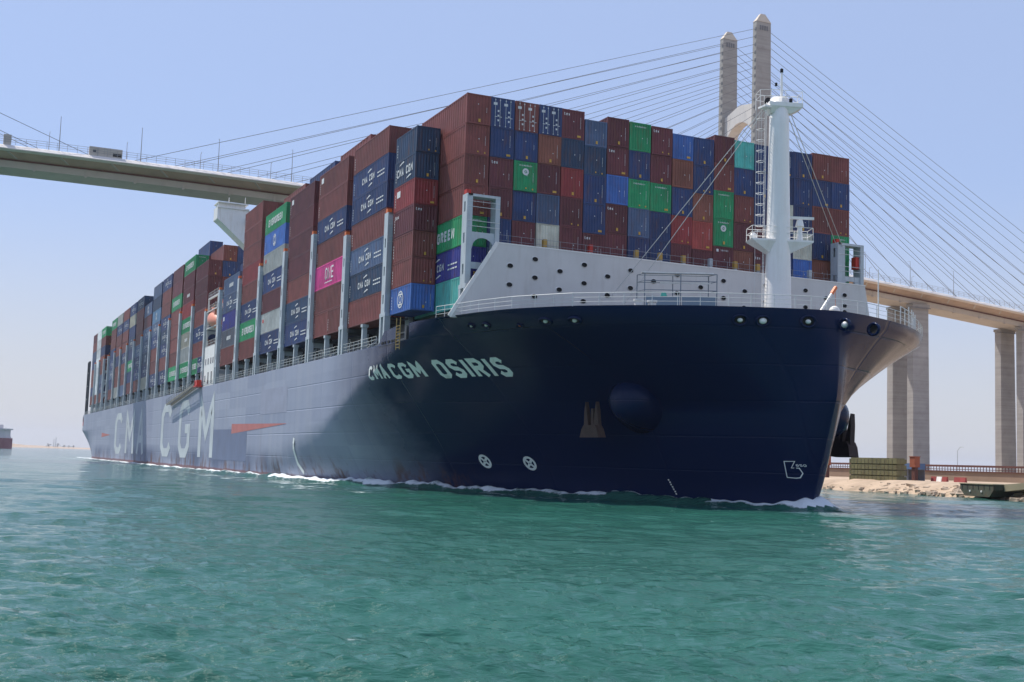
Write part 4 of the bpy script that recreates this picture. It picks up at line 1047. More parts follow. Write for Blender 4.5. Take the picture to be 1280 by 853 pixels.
def stack(x, spec, yc, where_, grp, top=None, simple=False, n=None):
    items = spec.split(); N = len(items)
    for t, it in enumerate(items):
        if n is not None and t >= n: break
        mk, _, col = it.rpartition(':'); col = AL.get(col, col); mk = mk or None
        z = BASE+HC*(N-1-t)
        if mk == 'S':   # two short ones end to end
            for k, (cc, m2) in enumerate(((col, None), (col, None)) if col == 'brown' else (('navy blue', 'cma'), ('green', 'ever'))):
                container(cc, x-k*6.13, yc, z, 6.06, HC, m2, f"short {cc} container, {'forward' if k == 0 else 'after'} bottom one in {where_}", grp, simple=simple)
            continue
        container(col, x, yc, z, 12.19, HC, mk, f"{col} container" + (f" with {MKT[mk]}" if mk else "") + f", {ORD[t]} in {where_}".replace("stack behind the", "stack behind"), grp, simple=simple)
for i, (x, spec) in enumerate(SIDE):
    stack(x, spec, -23.85, where(i), 'containers along the starboard side', simple=i > 7)
SIDE2 = [(-282.0, 'ever:green brown navy brown brown slate cma:navy brown', 'stack just astern of the funnel gap'), (-295.2, 'white white white white white white white brown', 'white stack second from the stern'), (-308.0, 'maroon brown slate navy brown brown navy brown', 'stack nearest the stern')]
for x, spec, wh in SIDE2: stack(x, spec, -23.85, wh, 'containers along the starboard side', simple=True)
# inner stacks whose tops show over the outboard ones
INNER = [(BX[0], 1, 'brown brown brown brown brown brown brown', 1), (BX[0], 2, 'maroon brown brown brown brown brown brown', 1), (BX[1], 1, 'brown brown brown brown brown brown brown brown', 2), (BX[1], 2, 'navy brown brown brown brown brown brown brown', 1), (BX[2], 1, 'navy maroon brown brown brown brown brown brown', 2), (BX[3], 1, 'brown brown brown brown brown brown brown brown', 2), (BX[3], 2, 'maroon navy brown brown brown brown brown', 1),
 (BX[4], 1, 'maroon brown brown brown brown brown brown brown', 1), (BX[5], 1, 'navy navy brown brown brown navy', 2),
 (AX[0], 1, 'brown navy maroon brown brown brown brown brown', 3), (AX[0], 2, 'navy navy navy brown brown brown brown brown', 3), (AX[1], 1, 'navy maroon brown brown brown brown brown brown brown', 3), (AX[2], 1, 'brown maroon brown brown brown brown brown brown', 1),
 (AX[5], 1, 'navy navy brown brown brown brown brown brown', 3), (AX[10]-13.6, 1, 'ever:green brown navy brown navy brown brown brown', 5), (AX[4], 1, 'slate brown brown brown brown brown brown brown', 1)]
for x, c, spec, n in INNER:
    xi = [k for k, (a, _) in enumerate(SIDE) if abs(a-x) < .1]
    wh = (("inner stack" if c == 1 else "far inner stack")+" behind the " + where(xi[0])) if xi else 'inner stack in the funnel gap'
    stack(x, spec, -23.85+2.51*c, wh, 'inner containers showing over the side stacks', simple=True, n=n)

# ============================== what carries the containers ==============================
b = MB()
for x0, x1 in ((-.2, -14.2), (-15, -102.2), (-114.5, -334)):
    b.box(x1, x0, -21.9, 21.9, 14.3, 17.25)
b.build('hatch_coaming', M['coam'], ship)
b = MB(); b.box(-.2, .2, -25.1, -21.9, 16.9, 17.3); me = b.mesh('container_bearer', M['dgrey']); fixn(me)
for x in [a[0] for a in SIDE+SIDE2]:
    for xx in (x-.35, x-11.85): put(bpy.data.objects.new('container_bearer', me), ship).location.x = xx
def pedestal(x, w_=.42):
    b = MB(); b.box(x-w_/2, x+w_/2, -25.2, -24.7, 14.4, 17.25); b.box(x-w_/2-.12, x+w_/2+.12, -25.28, -24.6, 16.95, 17.26); b.bar((x, -24.7, 14.5), (x, -22.2, 16.9), .2, .2)
    return b
ped = pedestal(0).build('container_pedestal', M['lgrey'], ship)
xsP = []
for x, _ in SIDE+[(a, 0) for a, _, _ in SIDE2]: xsP += [x-6.1]
ped.location.x = xsP[0]
for x in xsP[1:]:
    o = ped.copy(); C.objects.link(o); o.parent = ship; o.location.x = x
# clutter in the side passage: pipes, vents, lockers
rnd = random.Random(11)
b = MB()
for x, _ in SIDE+[(a, 0) for a, _, _ in SIDE2]:
    for k in range(9):
        xx = x-rnd.uniform(.3, 12); h = rnd.uniform(.5, 2.2); wd = rnd.uniform(.08, .5)
        if rnd.random() < .5: b.tube((xx, rnd.uniform(-24.2, -22.3), 14.4), (xx, rnd.uniform(-24.2, -22.3), 14.4+h), .07, n=6)
        else: b.box(xx-wd/2, xx+wd/2, -23.3, -22.5, 14.4, 14.4+h*.6)
    b.tube((x, -22.1, 15.5), (x-12.3, -22.1, 15.5), .12, n=6); b.tube((x, -22.2, 16.2), (x-12.3, -22.2, 16.2), .08, n=6)
b.build('passage_fitting', M['sgrey'], ship)
b = MB()   # deck-edge rail
for a, c in ((-15.4, -114), (-114, -333)):
    x = a
    while x > c:
        b.tube((x, -25.42, 14.45), (x, -25.42, 15.5), .028, n=4, cap=False); x -= 1.55
    for h in (.35, .7, 1.05): b.tube((a, -25.42, 14.45+h), (c, -25.42, 14.45+h), .02, n=4)
b.build('side_railing', M['rail'], ship)

def lashing_tower(wy=3.1, zt=30.4, side=-1, z0=14.4):
    """outboard leg of a lashing bridge: side plate with slots, arched openings athwart, walkways and rail on top"""
    wx = 1.15; y0, y1 = (-25.5, -25.5+wy)
    b = MB()
    # side plate built round its slots
    slots = [z0+4.2+2.9*k for k in range(int((zt-z0-5.5)/2.9)+1)]
    zs_ = [z0+3.2]
    for s in slots: zs_ += [s, s+.95]
    zs_ += [zt]
    for k in range(0, len(zs_), 2): b.box(-wx/2, wx/2, y0, y0+.10, zs_[k], zs_[k+1]) if k+1 < len(zs_) else None
    for s in slots: b.box(-wx/2, -.17, y0, y0+.10, s, s+.95); b.box(.17, wx/2, y0, y0+.10, s, s+.95)
    for x in (-wx/2, wx/2-.1): b.box(x, x+.1, y0+.10, y0+.55, z0+3.2, zt)
    for x in (-wx/2-.22, wx/2-.2): b.box(x, x+.42, y0-.02, y0+.6, z0, z0+3.3)
    b.box(-wx/2-.3, wx/2+.3, y0-.03, y0+.62, z0+2.9, z0+3.25)
    body = b
    o = empty_t = None
    r = body
    return r, (wx, y0, y1, zt, z0)
def build_tower(x, zt, wy=3.1, open_=True, yoff=0, mirror=False, zb=14.4):
    b, (wx, y0, y1, zt, z0) = lashing_tower(wy, zt, z0=zb)
    o = b.build('lashing_bridge', M['lgrey'], ship)
    p = MB()
    p.box(-wx/2, wx/2, y1-.45, y1, z0, zt)
    p.box(-wx/2, wx/2, y0+.1, y1-.45, zt-.25, zt)
    p.build('inner_post', M['lgrey'], o)
    q = MB()
    z = zt-5.0
    while z > z0+3.5:    # arched web frames
        yc = (y0+.55+y1-.45)/2; hw = (y1-.45-y0-.55)/2+.0
        for xx in (wx/2-.12,):
            pts_o = [(yc-hw, z+1.5), (yc+hw, z+1.5)]
            arc = [(yc+hw*.9*math.cos(t), z+.9*math.sin(t)+.1) for t in np.linspace(math.pi, 0, 9)]
            q.prism([(yc-hw, z-.3), (yc-hw, z+1.5), (yc+hw, z+1.5), (yc+hw, z-.3)]+arc[::-1], 0, xx-.1, xx)
            q.box(xx-.1, xx, yc-hw, yc+hw, z-1.9, z-1.3)
        q.box(-wx/2+.02, wx/2-.14, y0+.12, y1-.46, z-1.4, z-1.3)
        z -= 3.6
    q.build('arched_web', M['lgrey'], o)
    r = MB()
    for h in (-3.0, -2.5, -1.2): r.tube((wx/2, y0+.1, zt+h), (wx/2, y1, zt+h), .03, n=5)
    for h in (.5, 1.0): r.tube((wx/2, y0+.1, zt+h-1.2), (wx/2, y1, zt+h-1.2), .025, n=5)
    r.build('walkway_rail', M['rail'], o)
    t = MB(); t.box(-.3, .3, y0+.02, y0+.45, zt, zt+.42); t.build('marker', M['redp'] if open_ else M['orange'], o)
    return o
TX = [-13.55, -28.1, -42.4, -56.9, -71.6, -86.0]
towers = []
proto = {}
def place_tower(x, zt):
    if zt not in proto:
        o = build_tower(0, zt, open_=False); proto[zt] = o; o.location.x = x; return o
    s = proto[zt]; o = s.copy(); C.objects.link(o); o.parent = ship; o.location.x = x
    for ch in s.children:
        c = ch.copy(); C.objects.link(c); c.parent = o
    return o
for x, zt in zip(TX, (28.0, 28.0, 30.4, 30.4, 30.4, 30.4)): place_tower(x, zt)
place_tower(-101.4, 30.4); place_tower(-113.6, 28.0)
for x in AX[1:]: place_tower(x+1.15, 30.4)
for x in (-269.0, -281, -294.2, -307): place_tower(x, 30.4)
t = build_tower(0, 27.45, wy=3.3, zb=15.8); t.location = (1.25, 2.6, 0)
t = build_tower(0, 27.3, wy=3.5, zb=15.8); t.location = (1.25, 45.0, 0)
b = MB(); b.box(.7, 1.8, 20.0, 20.5, 15.8, 27.2); b.build('inner_post', M['lgrey'], t).location = (-1.25, -45.0, 0)
b = MB(); b.box(.9, 1.6, 22.1, 22.9, 24.7, 26.0); b.build('hose_box', M['redp'], ship)
# walkway gratings between bays, with solid panels added to keep the slots dark
b = MB()
for x in [a for a in TX]+[a+1.15 for a in AX[1:]]:
    for z in (17.2, 20.1, 23.0, 25.9): b.box(x-.45, x+.45, -24.8, 20, z, z+.12)
    b.box(x-.05, x+.05, -22.5, 20, 14.4, 27)
b.build('walkway_and_light_block', M['dgrey'], ship)

# stern frame
b = MB()
for x in (-328.5, -333.8):
    b.box(x-.25, x+.25, -25.2, -24.7, 14.4, 32.5)
for z in (19.5, 24, 28.5, 32.2): b.box(-333.8, -328.5, -25.1, -24.8, z, z+.5)
b.build('stern_frame', M['dgrey'], ship)
b = MB(); b.box(-334.6, -332.6, -25.56, -25.50, 10.8, 13.2); b.build('stern_mark', M['redp'], ship)
b = MB(); b.prism([(-334.6, 12.2), (-332.8, 12.2), (-333.2, 13.9), (-334.3, 13.9)], 1, -25.60, -25.57); b.build('stern_opening', M['black'], ship)

# ============================== deckhouse ==============================
b = MB()
b.box(-112.2, -104.2, -16, 16, 14.4, 42.6)
dh = b.build('deckhouse', M['white'], ship)
b = MB(); b.box(-111.5, -104.0, -18, 18, 42.6, 45.5); b.build('wheelhouse', M['white'], dh)
b = MB(); b.box(-104.0, -103.96, -17.4, 17.4, 43.7, 44.9); b.build('wheelhouse_window', M['glass'], dh)
b = MB()
for s_ in (-1, 1):
    b = MB(); b.prism([(26.0*s_, 45.0), (26.0*s_, 43.1), (25.3*s_, 42.6), (18.0*s_, 36.4), (15.9*s_, 36.0), (15.9*s_, 45.0)], 0, -107.6, -104.2)
    b.build('bridge_wing', M['white'], dh)
b = MB(); b.box(-107.8, -104.0, -26.0, -20.6, 45.0, 45.22); b.box(-107.2, -104.5, -25.8, -21.2, 45.22, 45.9); b.box(-107.9, -103.9, -26.0, -20.8, 45.9, 46.05); b.build('wing_shelter', M['white'], dh)
b = MB(); b.tube((-103.9, -20.6, 43.0), (-103.2, -20.6, 43.0), .45, n=12); b.build('searchlight', M['black'], dh)
b = MB(); b.tube((-105, -24.0, 45.9), (-105, -24.0, 47.1), .05, n=6); b.tube((-105, -21.2, 45.9), (-105, -21.2, 47.4), .05, n=6); b.build('wing_mast', M['white'], dh)
# boat deck on the starboard side
b = MB()
b.box(-112.6, -103.6, -25.3, -16, 14.4, 21.3); bd = b.build('side_house', M['white'], dh)
for i, (x, z, wd, h) in enumerate([(-104.6, 18.3, .9, 1.0), (-106.6, 18.3, .9, 1.0), (-108.9, 18.3, .9, 1.0), (-111.2, 18.3, .9, 1.0), (-105.4, 14.9, 1.0, 2.0), (-108.4, 14.9, 1.0, 2.0), (-111.2, 15.4, .9, 1.0)]):
    b = MB(); b.box(x-wd/2, x+wd/2, -25.34, -25.31, z, z+h); b.build('window' if h < 1.5 else 'door', M['glass'], bd)
for i, y in enumerate((-24.6, -22.8, -20.6, -18.6)):
    b = MB(); b.box(-103.59, -103.55, y-.4, y+.4, 18.3, 19.3); b.build('window', M['glass'], bd)
b = MB()
for z in (21.3, 24.6, 27.6): b.box(-112.6, -103.6, -25.3, -16, z, z+.18)
for x in (-112.4, -103.8):
    for y in (-25.1, -20.5): b.box(x-.12, x+.12, y-.12, y+.12, 21.3, 30.0)
b.box(-112.6, -103.6, -25.2, -24.9, 29.9, 30.15)
b.build('boat_deck', M['sgrey'], dh)
b = MB()
for z in (21.48, 24.78, 27.78, 30.1):
    for h in (.5, 1.0): b.tube((-112.5, -25.15, z+h), (-103.7, -25.15, z+h), .03, n=4)
    for x in np.arange(-112.5, -103.6, 1.25): b.tube((x, -25.15, z), (x, -25.15, z+1), .03, n=4)
b.build('boat_deck_rail', M['rail'], dh)
bmx = bmesh.new(); bmesh.ops.create_uvsphere(bmx, u_segments=20, v_segments=12, radius=1)
for v_ in bmx.verts: v_.co = Vector((v_.co.x*4.1, v_.co.y*1.5, v_.co.z*1.55 if v_.co.z > 0 else v_.co.z*1.3))
me = bpy.data.meshes.new('lifeboat'); bmx.to_mesh(me); bmx.free(); me.materials.append(M['lifeb']); me.polygons.foreach_set('use_smooth', [True]*len(me.polygons))
lb = put(bpy.data.objects.new('lifeboat', me), ship); lb.location = (-108.0, -24.4, 25.9); lb.rotation_euler.y = R(12)
b = MB(); b.box(-1.4, 1.6, -.8, .8, 1.0, 2.1); b.build('canopy', M['lifeb'], lb)
b = MB(); b.tube((-112.0, -23.0, 29.5), (-104.0, -24.6, 27.0), .28, .2, n=10); jb = b.build('provision_crane', M['white'], ship)
b = MB(); b.bar((-112.6, -23.0, 29.9), (-111.4, -23.1, 29.1), 1.1, 1.0); b.build('crane_head', M['orange'], jb)

# accommodation ladder stowed slanting down the side
b = MB()
P0, P1 = Vector((-144.3, -26.15, 12.3)), Vector((-114.5, -26.15, 14.9))
for y in (-.42, .42): b.bar(P0+Vector((0, y, 0)), P1+Vector((0, y, 0)), .1, .45)
n = 46
for k in range(n+1):
    q = P0.lerp(P1, k/n); b.box(q.x-.08, q.x+.08, q.y-.4, q.y+.4, q.z-.02, q.z+.03)
for k in range(0, n+1, 3):
    q = P0.lerp(P1, k/n); b.tube(q+Vector((0, -.45, 0)), q+Vector((0, -.45, 1.0)), .035, n=4)
for h in (.5, 1.0): b.tube(P0+Vector((0, -.45, h)), P1+Vector((0, -.45, h)), .035, n=4)
gw = b.build('accommodation_ladder', mat('ladder_alloy', (.20, .19, .16), .6, var=.25), ship)
b = MB(); b.box(-115.2, -112.2, -26.6, -25.5, 14.5, 14.75); b.box(-115.0, -112.6, -26.4, -25.6, 14.75, 15.7); b.build('top_platform', M['redp'], gw)


# ============================== the bridge over the canal ==============================
br = empty('cable_stayed_bridge', (-222, 0, 0))
tag(br, 'concrete cable stayed bridge with obelisk towers crossing high above the ship', 'bridge')
def bl(o): o.location = Vector(o.location)-Vector((-222, 0, 0)); return o
def dz(y): return 76.2-.000135*(y+40)**2 if y > -40 else 76.2-.00012*(y+40)**2
XN, XF = -213.5, -233.5
ys_ = list(range(-330, 700, 10))
def deck_strip(name, prof, mt, parent=None):
    """prof: closed outline (x, dz) swept along the deck line"""
    b = MB(); n = len(prof)
    for y in ys_:
        for x, z in prof: b.v.append((x, y, dz(y)+z))
    for i in range(len(ys_)-1):
        for k in range(n):
            k2 = (k+1) % n; b.f.append((i*n+k, i*n+k2, (i+1)*n+k2, (i+1)*n+k)); b.m.append(0)
    return bl(b.build(name, mt, parent or br))
deck_strip('deck_slab', [(XN, 0), (XN+.1, -.8), (XN-.1, -.8), (XN-5.4, -2.1), (XF+5.4, -2.1), (XF+.1, -.8), (XF-.1, -.8), (XF, 0)], M['girder'])
deck_strip('edge_fascia', [(XN+.02, .55), (XN+.25, .55), (XN+1.9, -.55), (XN+1.9, -.75), (XN+.02, -.95)], M['fascia'])
deck_strip('edge_fascia', [(XF-.35, .55), (XF-.12, .55), (XF-.12, -.9), (XF-.35, -.9)], M['fascia'])
deck_strip('box_girder', [(XN-4.6, -1.9), (XN-5.0, -3.9), (XF+5.0, -3.9), (XF+4.6, -1.9)], M['web'])
for y in np.arange(-100, 340, 12.2):
    b = MB(); b.bar((XN-4.55, y, dz(y)-2.0), (XN-4.97, y, dz(y)-3.93), .5, .12); b.box(XN-5.2, XN-4.6, y-.3, y+.3, dz(y)-4.3, dz(y)-3.9)
    bl(b.build('web_joint', M['web'], br))
b = MB()
for y in np.arange(-204, 340, 12.2): b.bar((XN-.4, y, dz(y)-.95), (XN-3.6, y+2.2, dz(y)-1.75), .5, .14)
bl(b.build('soffit_bracket', M['web'], br))
deck_strip('drain_pipe', [(XN-4.4, -2.0), (XN-4.1, -2.0), (XN-4.1, -2.3), (XN-4.4, -2.3)], M['fence'])
for x in (XN+.2, XF-.2):     # parapet rail
    b = MB()
    for y in np.arange(-200, 340, 2.4): b.box(x-.03, x+.03, y-.04, y+.04, dz(y)+.7, dz(y)+2.5)
    for y in np.arange(-200, 340, 20):
        for h in (1.4, 1.95, 2.5): b.bar((x, y, dz(y)+h), (x, y+20, dz(y+20)+h), .05, .07)
    bl(b.build('parapet_rail', M['steel'], br))
def pylon(Y):
    legs = []
    for X in (-215.9, -234.9):
        b = MB(); hw0, hw1 = 4.6, 3.45
        b.v = [(X+sx*2.2*(1.5 if z == 0 else 1), Y+sy*(hw0 if z == 0 else hw1 if z > 100 else 4.0), z) for z in (-.5, 70, 150.2) for sx, sy in ((-1, -1), (1, -1), (1, 1), (-1, 1))] if False else []
        for z, hx, hy in ((-2, 3.4, 5.6), (72, 1.6, 3.4), (110, 1.1, 3.1), (150.0, .95, 2.85)):
            b.v += [(X-hx, Y-hy, z), (X+hx, Y-hy, z), (X+hx, Y+hy, z), (X-hx, Y+hy, z)]
        for j in range(3):
            for i in range(4): b.f.append((j*4+i, j*4+(i+1) % 4, j*4+4+(i+1) % 4, j*4+4+i)); b.m.append(0)
        b.f += [(3, 2, 1, 0), (12, 13, 14, 15)]; b.m += [0, 0]
        leg = bl(b.build('pylon_leg', M['conc'], br))
        c = MB(); hx, hy = 1.05, 2.95
        c.v = [(X-hx, Y-hy, 150.05), (X+hx, Y-hy, 150.05), (X+hx, Y+hy, 150.05), (X-hx, Y+hy, 150.05), (X-.5, Y-.9, 152.9), (X+.5, Y-.9, 152.9), (X+.5, Y+.9, 152.9), (X-.5, Y+.9, 152.9)]
        c.f = [(0, 1, 5, 4), (1, 2, 6, 5), (2, 3, 7, 6), (3, 0, 4, 7), (4, 5, 6, 7), (3, 2, 1, 0)]; c.m = [0]*6
        c.build('pyramid_cap', M['cream'], leg)
        c = MB()
        for k in range(4): c.box(X+.98, X+1.04, Y-1.6+k*.9, Y-1.0+k*.9, 147.2, 148.8)
        c.build('emblem_plate', M['cable'], leg)
        c = MB()
        for k in range(17):
            z = 147.5-2.65*k; q = 2.85+(150-z)*.00625; c.box(X+.1, X+.8, Y-q-.1, Y-q+.15, z-.5, z+.5); c.box(X+.1, X+.8, Y+q-.15, Y+q+.1, z-.5, z+.5)
        c.build('anchor_box', M['cable'], leg)
    b = MB()
    xa, xb = -216.9, -233.9; xc = (xa+xb)/2; hw = abs(xa-xb)/2
    top = [(xb-.1, 121.6), (xc, 124.2), (xa+.1, 122.8)]
    arch = [(xc+hw*math.cos(t), 108.5+9.8*math.sin(t)) for t in np.linspace(0, math.pi, 17)]
    b.prism(top+arch, 1, Y-2.0, Y+2.0); bl(b.build('cross_beam', M['fascia'], br))
    for X in (-216.0, -234.2):     # stays
        for k in range(16):
            zt = 147.5-2.65*k
            for s_ in (-1, 1):
                ya = Y+s_*(196-11.8*k if s_*(1 if Y > 0 else -1) < 0 else 188-10.6*k)
                b = MB(); b.tube((X+.2, Y+s_*(2.9+(150-zt)*.00625), zt), (X+(2.6 if X > -220 else -.2)*1.0, ya, dz(ya)+.6), .07, n=6, cap=False)
                bl(b.build('stay_cable', M['cable'], br))
pylon(168.3)
pylon(-235.0)
for Y in (237.5, 289.0, 340, 395, 450, 505, 560, -300):
    for X in (-218.6, -228.6):
        b = MB(); zt = dz(Y)-3.8; hy = 4.6
        for z, hx, h2 in ((-2, 1.5, 3.75), (zt-4, 1.4, 3.45), (zt-1.2, 1.4, 3.45), (zt-.9, 1.7, 3.8), (zt, 1.7, 3.8)):
            b.v += [(X-hx, Y-h2, z), (X+hx, Y-h2, z), (X+hx, Y+h2, z), (X-hx, Y+h2, z)]
        for j in range(4):
            for i in range(4): b.f.append((j*4+i, j*4+(i+1) % 4, j*4+4+(i+1) % 4, j*4+4+i)); b.m.append(0)
        b.f += [(3, 2, 1, 0), (16, 17, 18, 19)]; b.m += [0, 0]
        p = bl(b.build('pier', M['conc'], br))
        b = MB(); b.box(X+2.25, X+2.6, Y-6.4, Y+3.5, zt-1.6, zt-1.3); b.build('pier_bracket', M['cable'], p)
lampm = None
for k, (X, y0) in enumerate(((XN-.6, -45), (XF+.6, -46.5))):
    for i in range(19):
        y = y0-60+19.7*i
        b = MB(); b.tube((0, 0, 0), (0, 0, 9.6), .13, .06, n=6); b.bar((0, 0, 9.5), ((-1.2 if X > -220 else 1.2), 0, 9.75), .1, .08)
        if lampm is None: lampm = {}
        if k not in lampm: lampm[k] = b.mesh('lamp_post', M['steel']); fixn(lampm[k])
        if abs(y-168) < 5: continue
        o = put(bpy.data.objects.new('lamp_post', lampm[k]), br); o.location = (X+222, y, dz(y))
for y0, y1, h in ((-58.8, -57.0, 2.3), (-38.8, -30.8, 2.0)):      # sentry booths on the parapet
    b = MB(); zz = dz((y0+y1)/2); b.box(XN-1.6, XN+.1, y0, y1, zz+.5, zz+.9+h); k = bl(b.build('sentry_booth', M['web'], br))
    if y1 > -50:
        b = MB(); b.box(XN+.1, XN+.14, y1-2.3, y1-.2, zz+.9, zz+1.7); b.build('opening', M['black'], k)
        b = MB(); b.box(XN+.1, XN+.14, y0+.9, y0+1.6, zz+1.5, zz+2.1); b.build('window', M['glass'], k)
        b = MB()
        for q in (y0+2.1, y0+3.6, y0+5.0): b.box(XN+.1, XN+.13, q, q+.06, zz+.6, zz+2.9)
        b.build('joint_strip', M['steel'], k)

# ============================== on the bank ==============================
def at_y(px, py, Y):
    d = vd*FPX+rr*(px-640)-uu*(py-426.5); t = (Y-CAM.y)/d.y; return CAM+d*t
GZ = 1.9
# stacked pontoon sections by the water
P = at_y(1061, 602, 80)
ponts = [(0, 5.2, 1), (5.25, 7.1, 1), (7.15, 8.9, 1), (8.95, 11.0, 1)]
NM = ['bottom', 'second', 'third', 'top']
for lv in range(4):
    for k, (a, c, _) in enumerate(ponts):
        b = MB(); z0 = lv*.98
        b.box(a, c, 0, 2.4, z0, z0+.80); b.box(a+.15, c-.15, .25, 2.1, z0+.80, z0+.975) 
        o = b.build('pontoon_section', M['olive']); o.location = (P.x+.1, 80, GZ-.1); o.rotation_euler.z = R(4)
        b = MB()
        for q in np.arange(a+.3, c-.2, .85): b.box(q, q+.06, -.03, 0, z0+.08, z0+.72)
        b.build('rib', M['pside'], o)
        tag(o, f"olive green steel pontoon section, {['longest leftmost', 'second', 'third', 'yellower rightmost'][k]} of the {NM[lv]} layer on the bank", 'pontoon', 'pontoon sections stacked on the bank')
# two rust-red mooring posts with heads
for px, yb, lab in ((1033, 598, 'rust red mooring post with a box head nearest the bow of the ship'), (1143.5, 601, 'rust red mooring post with a box head standing below the bridge pier')):
    q = at_y(px, yb, 88)
    b = MB(); b.box(-.38, .38, -.38, .38, -.2, 2.5); o = b.build('mooring_post', M['fence']); o.location = (q.x, 88, GZ-.1); tag(o, lab, 'post', 'mooring posts on the bank')
    b = MB(); b.box(-.6, .6, -.6, .6, 2.5, 4.3); b.box(-.7, .7, -.7, .7, 4.3, 4.4); b.build('box_head', M['rustpost'], o)
# blue shelter of sheeting
q0, q1 = at_y(1116, 600, 96), at_y(1141, 600, 96)
b = MB(); L_ = q1.x-q0.x
b.box(0, L_, 0, 3, 2.2, 3.3); o = b.build('sheet_shelter', M['blue']); o.location = (q0.x, 96, GZ-.1); tag(o, 'low blue sheet roofed shelter between the pontoon stack and a rusty post', 'shelter')
b = MB()
for k in range(5): b.box(L_*k/4-.06, L_*k/4+.06, 0, .12, 0, 2.2)
b.box(0, L_, 2.8, 2.9, 0, 2.2); b.box(0, L_, .12, 2.8, 2.1, 2.2); b.build('frame', mat('shelter_dull', (.12, .13, .16), .8), o)
# mud wall with the rusty pipeline railing on top
b = MB(); xa, xb = -190, 40
b.box(xa, xb, 124, 124.6, .8, 3.9)
o = b.build('mud_wall', M['wallb']); tag(o, 'long low brown wall behind the bank under the rusty pipeline', 'wall')
b = MB()
for x in np.arange(xa, xb, .8): b.box(x-.05, x+.05, 123.9, 124.0, 3.9, 5.0)
b.box(xa, xb, 123.7, 124.3, 4.85, 5.25); b.box(xa, xb, 123.8, 124.1, 4.3, 4.42); b.box(xa, xb, 123.75, 124.2, 3.85, 4.05)
o = b.build('pipeline_fence', M['fence']); tag(o, 'long dark rust red railing running along the top of the brown wall', 'fence')
# barriers
for k, (px, c_) in enumerate(((1168, 'redp'), (1175, 'white'), (1181, 'redp'), (1197, 'redp'), (1204, 'redp'), (1122, 'redp'), (1127, 'white'))):
    q = at_y(px, 604, 90)
    b = MB(); b.prism([(-.3, 0), (.3, 0), (.12, 1.0), (-.12, 1.0)], 0, -.62, .62); o = b.build('road_barrier', mat('barrier_red', (.30, .05, .045), .7) if (k == 0) else (bpy.data.materials['barrier_red'] if c_ == 'redp' else M['white']))
    o.location = (q.x, 90, GZ-.08); tag(o, ['red road barrier, leftmost of the trio on the bank', 'white road barrier between two red ones', 'red road barrier, right one of the trio', 'red road barrier of the pair left of the jetty', 'red road barrier closest to the jetty', 'red road barrier at the foot of the blue shelter', 'white road barrier at the foot of the blue shelter'][k], 'barrier', 'road barriers on the bank')
# small lamp and pole on the skyline
for px, py, h, lab in ((1197, 588, 7, 'thin curved lamp pole on the skyline beyond the rusty railing'), (1172, 588, 2.4, 'short stubby pole on the skyline beyond the rusty railing')):
    q = at_y(px, py, 160); b = MB(); b.tube((0, 0, 0), (0, 0, h), .08, .05, n=6)
    if h > 3: b.tube((0, 0, h), (1.0, 0, h+.9), .05, n=5); b.tube((1.0, 0, h+.9), (2.0, 0, h+.8), .05, n=5)
    o = b.build('lamp_pole', M['steel']); o.location = (q.x, 160, 2.2); tag(o, lab, 'pole')
# floating jetty: flat dark pontoon run up on the rocks with a ramp
q0 = at_y(1206, 601, shore_y(-25)-1)
JX, JY = q0.x, shore_y(q0.x)
b = MB()
b.prism([(0, 1.05), (1.2, 0.1), (7.2, .1), (8.2, 1.05), (8.2, 1.75), (0, 1.75)], 1, -1.5, 5.5); jt = b.build('floating_jetty', M['pside'])
jt.location = (JX, JY, .25); jt.rotation_euler.z = R(-14)
tag(jt, 'dark flat topped steel jetty pontoon resting against the rocky bank', 'jetty')
b = MB(); b.box(-.1, 8.3, -1.6, 5.6, 1.753, 1.86); b.build('deck', M['tarp'], jt)
b = MB()
for k in range(6): b.box(.5+1.35*k, .62+1.35*k, -1.53, -1.5, 1.0, 1.7)
b.build('fender_rib', M['black'], jt)
b = MB(); b.prism([(8.3, .9), (26, 2.6), (26, 3.1), (8.3, 1.86)], 1, 0, 5); b.build('ramp', M['tarp'], jt)
b = MB(); b.tube((2.6, -1.52, .8), (2.6, -1.62, .8), .14, n=10); b.tube((5.4, -1.52, .8), (5.4, -1.62, .8), .14, n=10); b.build('mooring_eye', M['white'], jt)
for k in range(9):
    rx = random.uniform(JX-4.5, JX-.3); rock('boulder', rx, shore_y(rx)+random.uniform(.3, 2.5), .5, random.uniform(.45, .95), k, '')
bl_names = ['widest', 'flattest', 'tallest', 'smallest', 'palest', 'roundest', 'most angular', 'wettest', 'darkest']
i_ = 0
for o in list(C.objects):
    if o.name.startswith('boulder'):
        tag(o, 'pale sandy boulder in the heap just left of the floating jetty', 'boulder', 'boulders heaped left of the floating jetty'); i_ += 1

# ============================== far away ==============================
fs = empty('distant_ship', (-1500, -26, 0)); tag(fs, 'small far off ship with a purplish hull and white superstructure on the left horizon', 'ship')
b = MB(); b.v = []
sec = [(-60, 9), (30, 10), (42, 9), (47, 4), (49, .6)]
for x, h in sec:
    for y, z in ((-h*.75, -2), (-h, 12.5), (h, 12.5), (h*.75, -2)): b.v.append((y*1.9, x*0, z)) if False else b.v.append((x, y*1.15, z))
for i in range(4):
    for k in range(4): k2 = (k+1) % 4; b.f.append((i*4+k, i*4+k2, i*4+4+k2, i*4+4+k)); b.m.append(0)
b.f += [(3, 2, 1, 0), (16, 17, 18, 19)]; b.m += [0, 0]
h_ = b.build('hull', M['farhull'], fs); h_.rotation_euler.z = R(62)
b = MB(); b.box(-20, 44, -7, 7, 12.6, 14.5); b.box(20, 43, -7, 7, 14.5, 22.5); b.box(18, 45, -9, 9, 22.5, 24.0); b.box(28, 36, -2, 2, 24, 28.5)
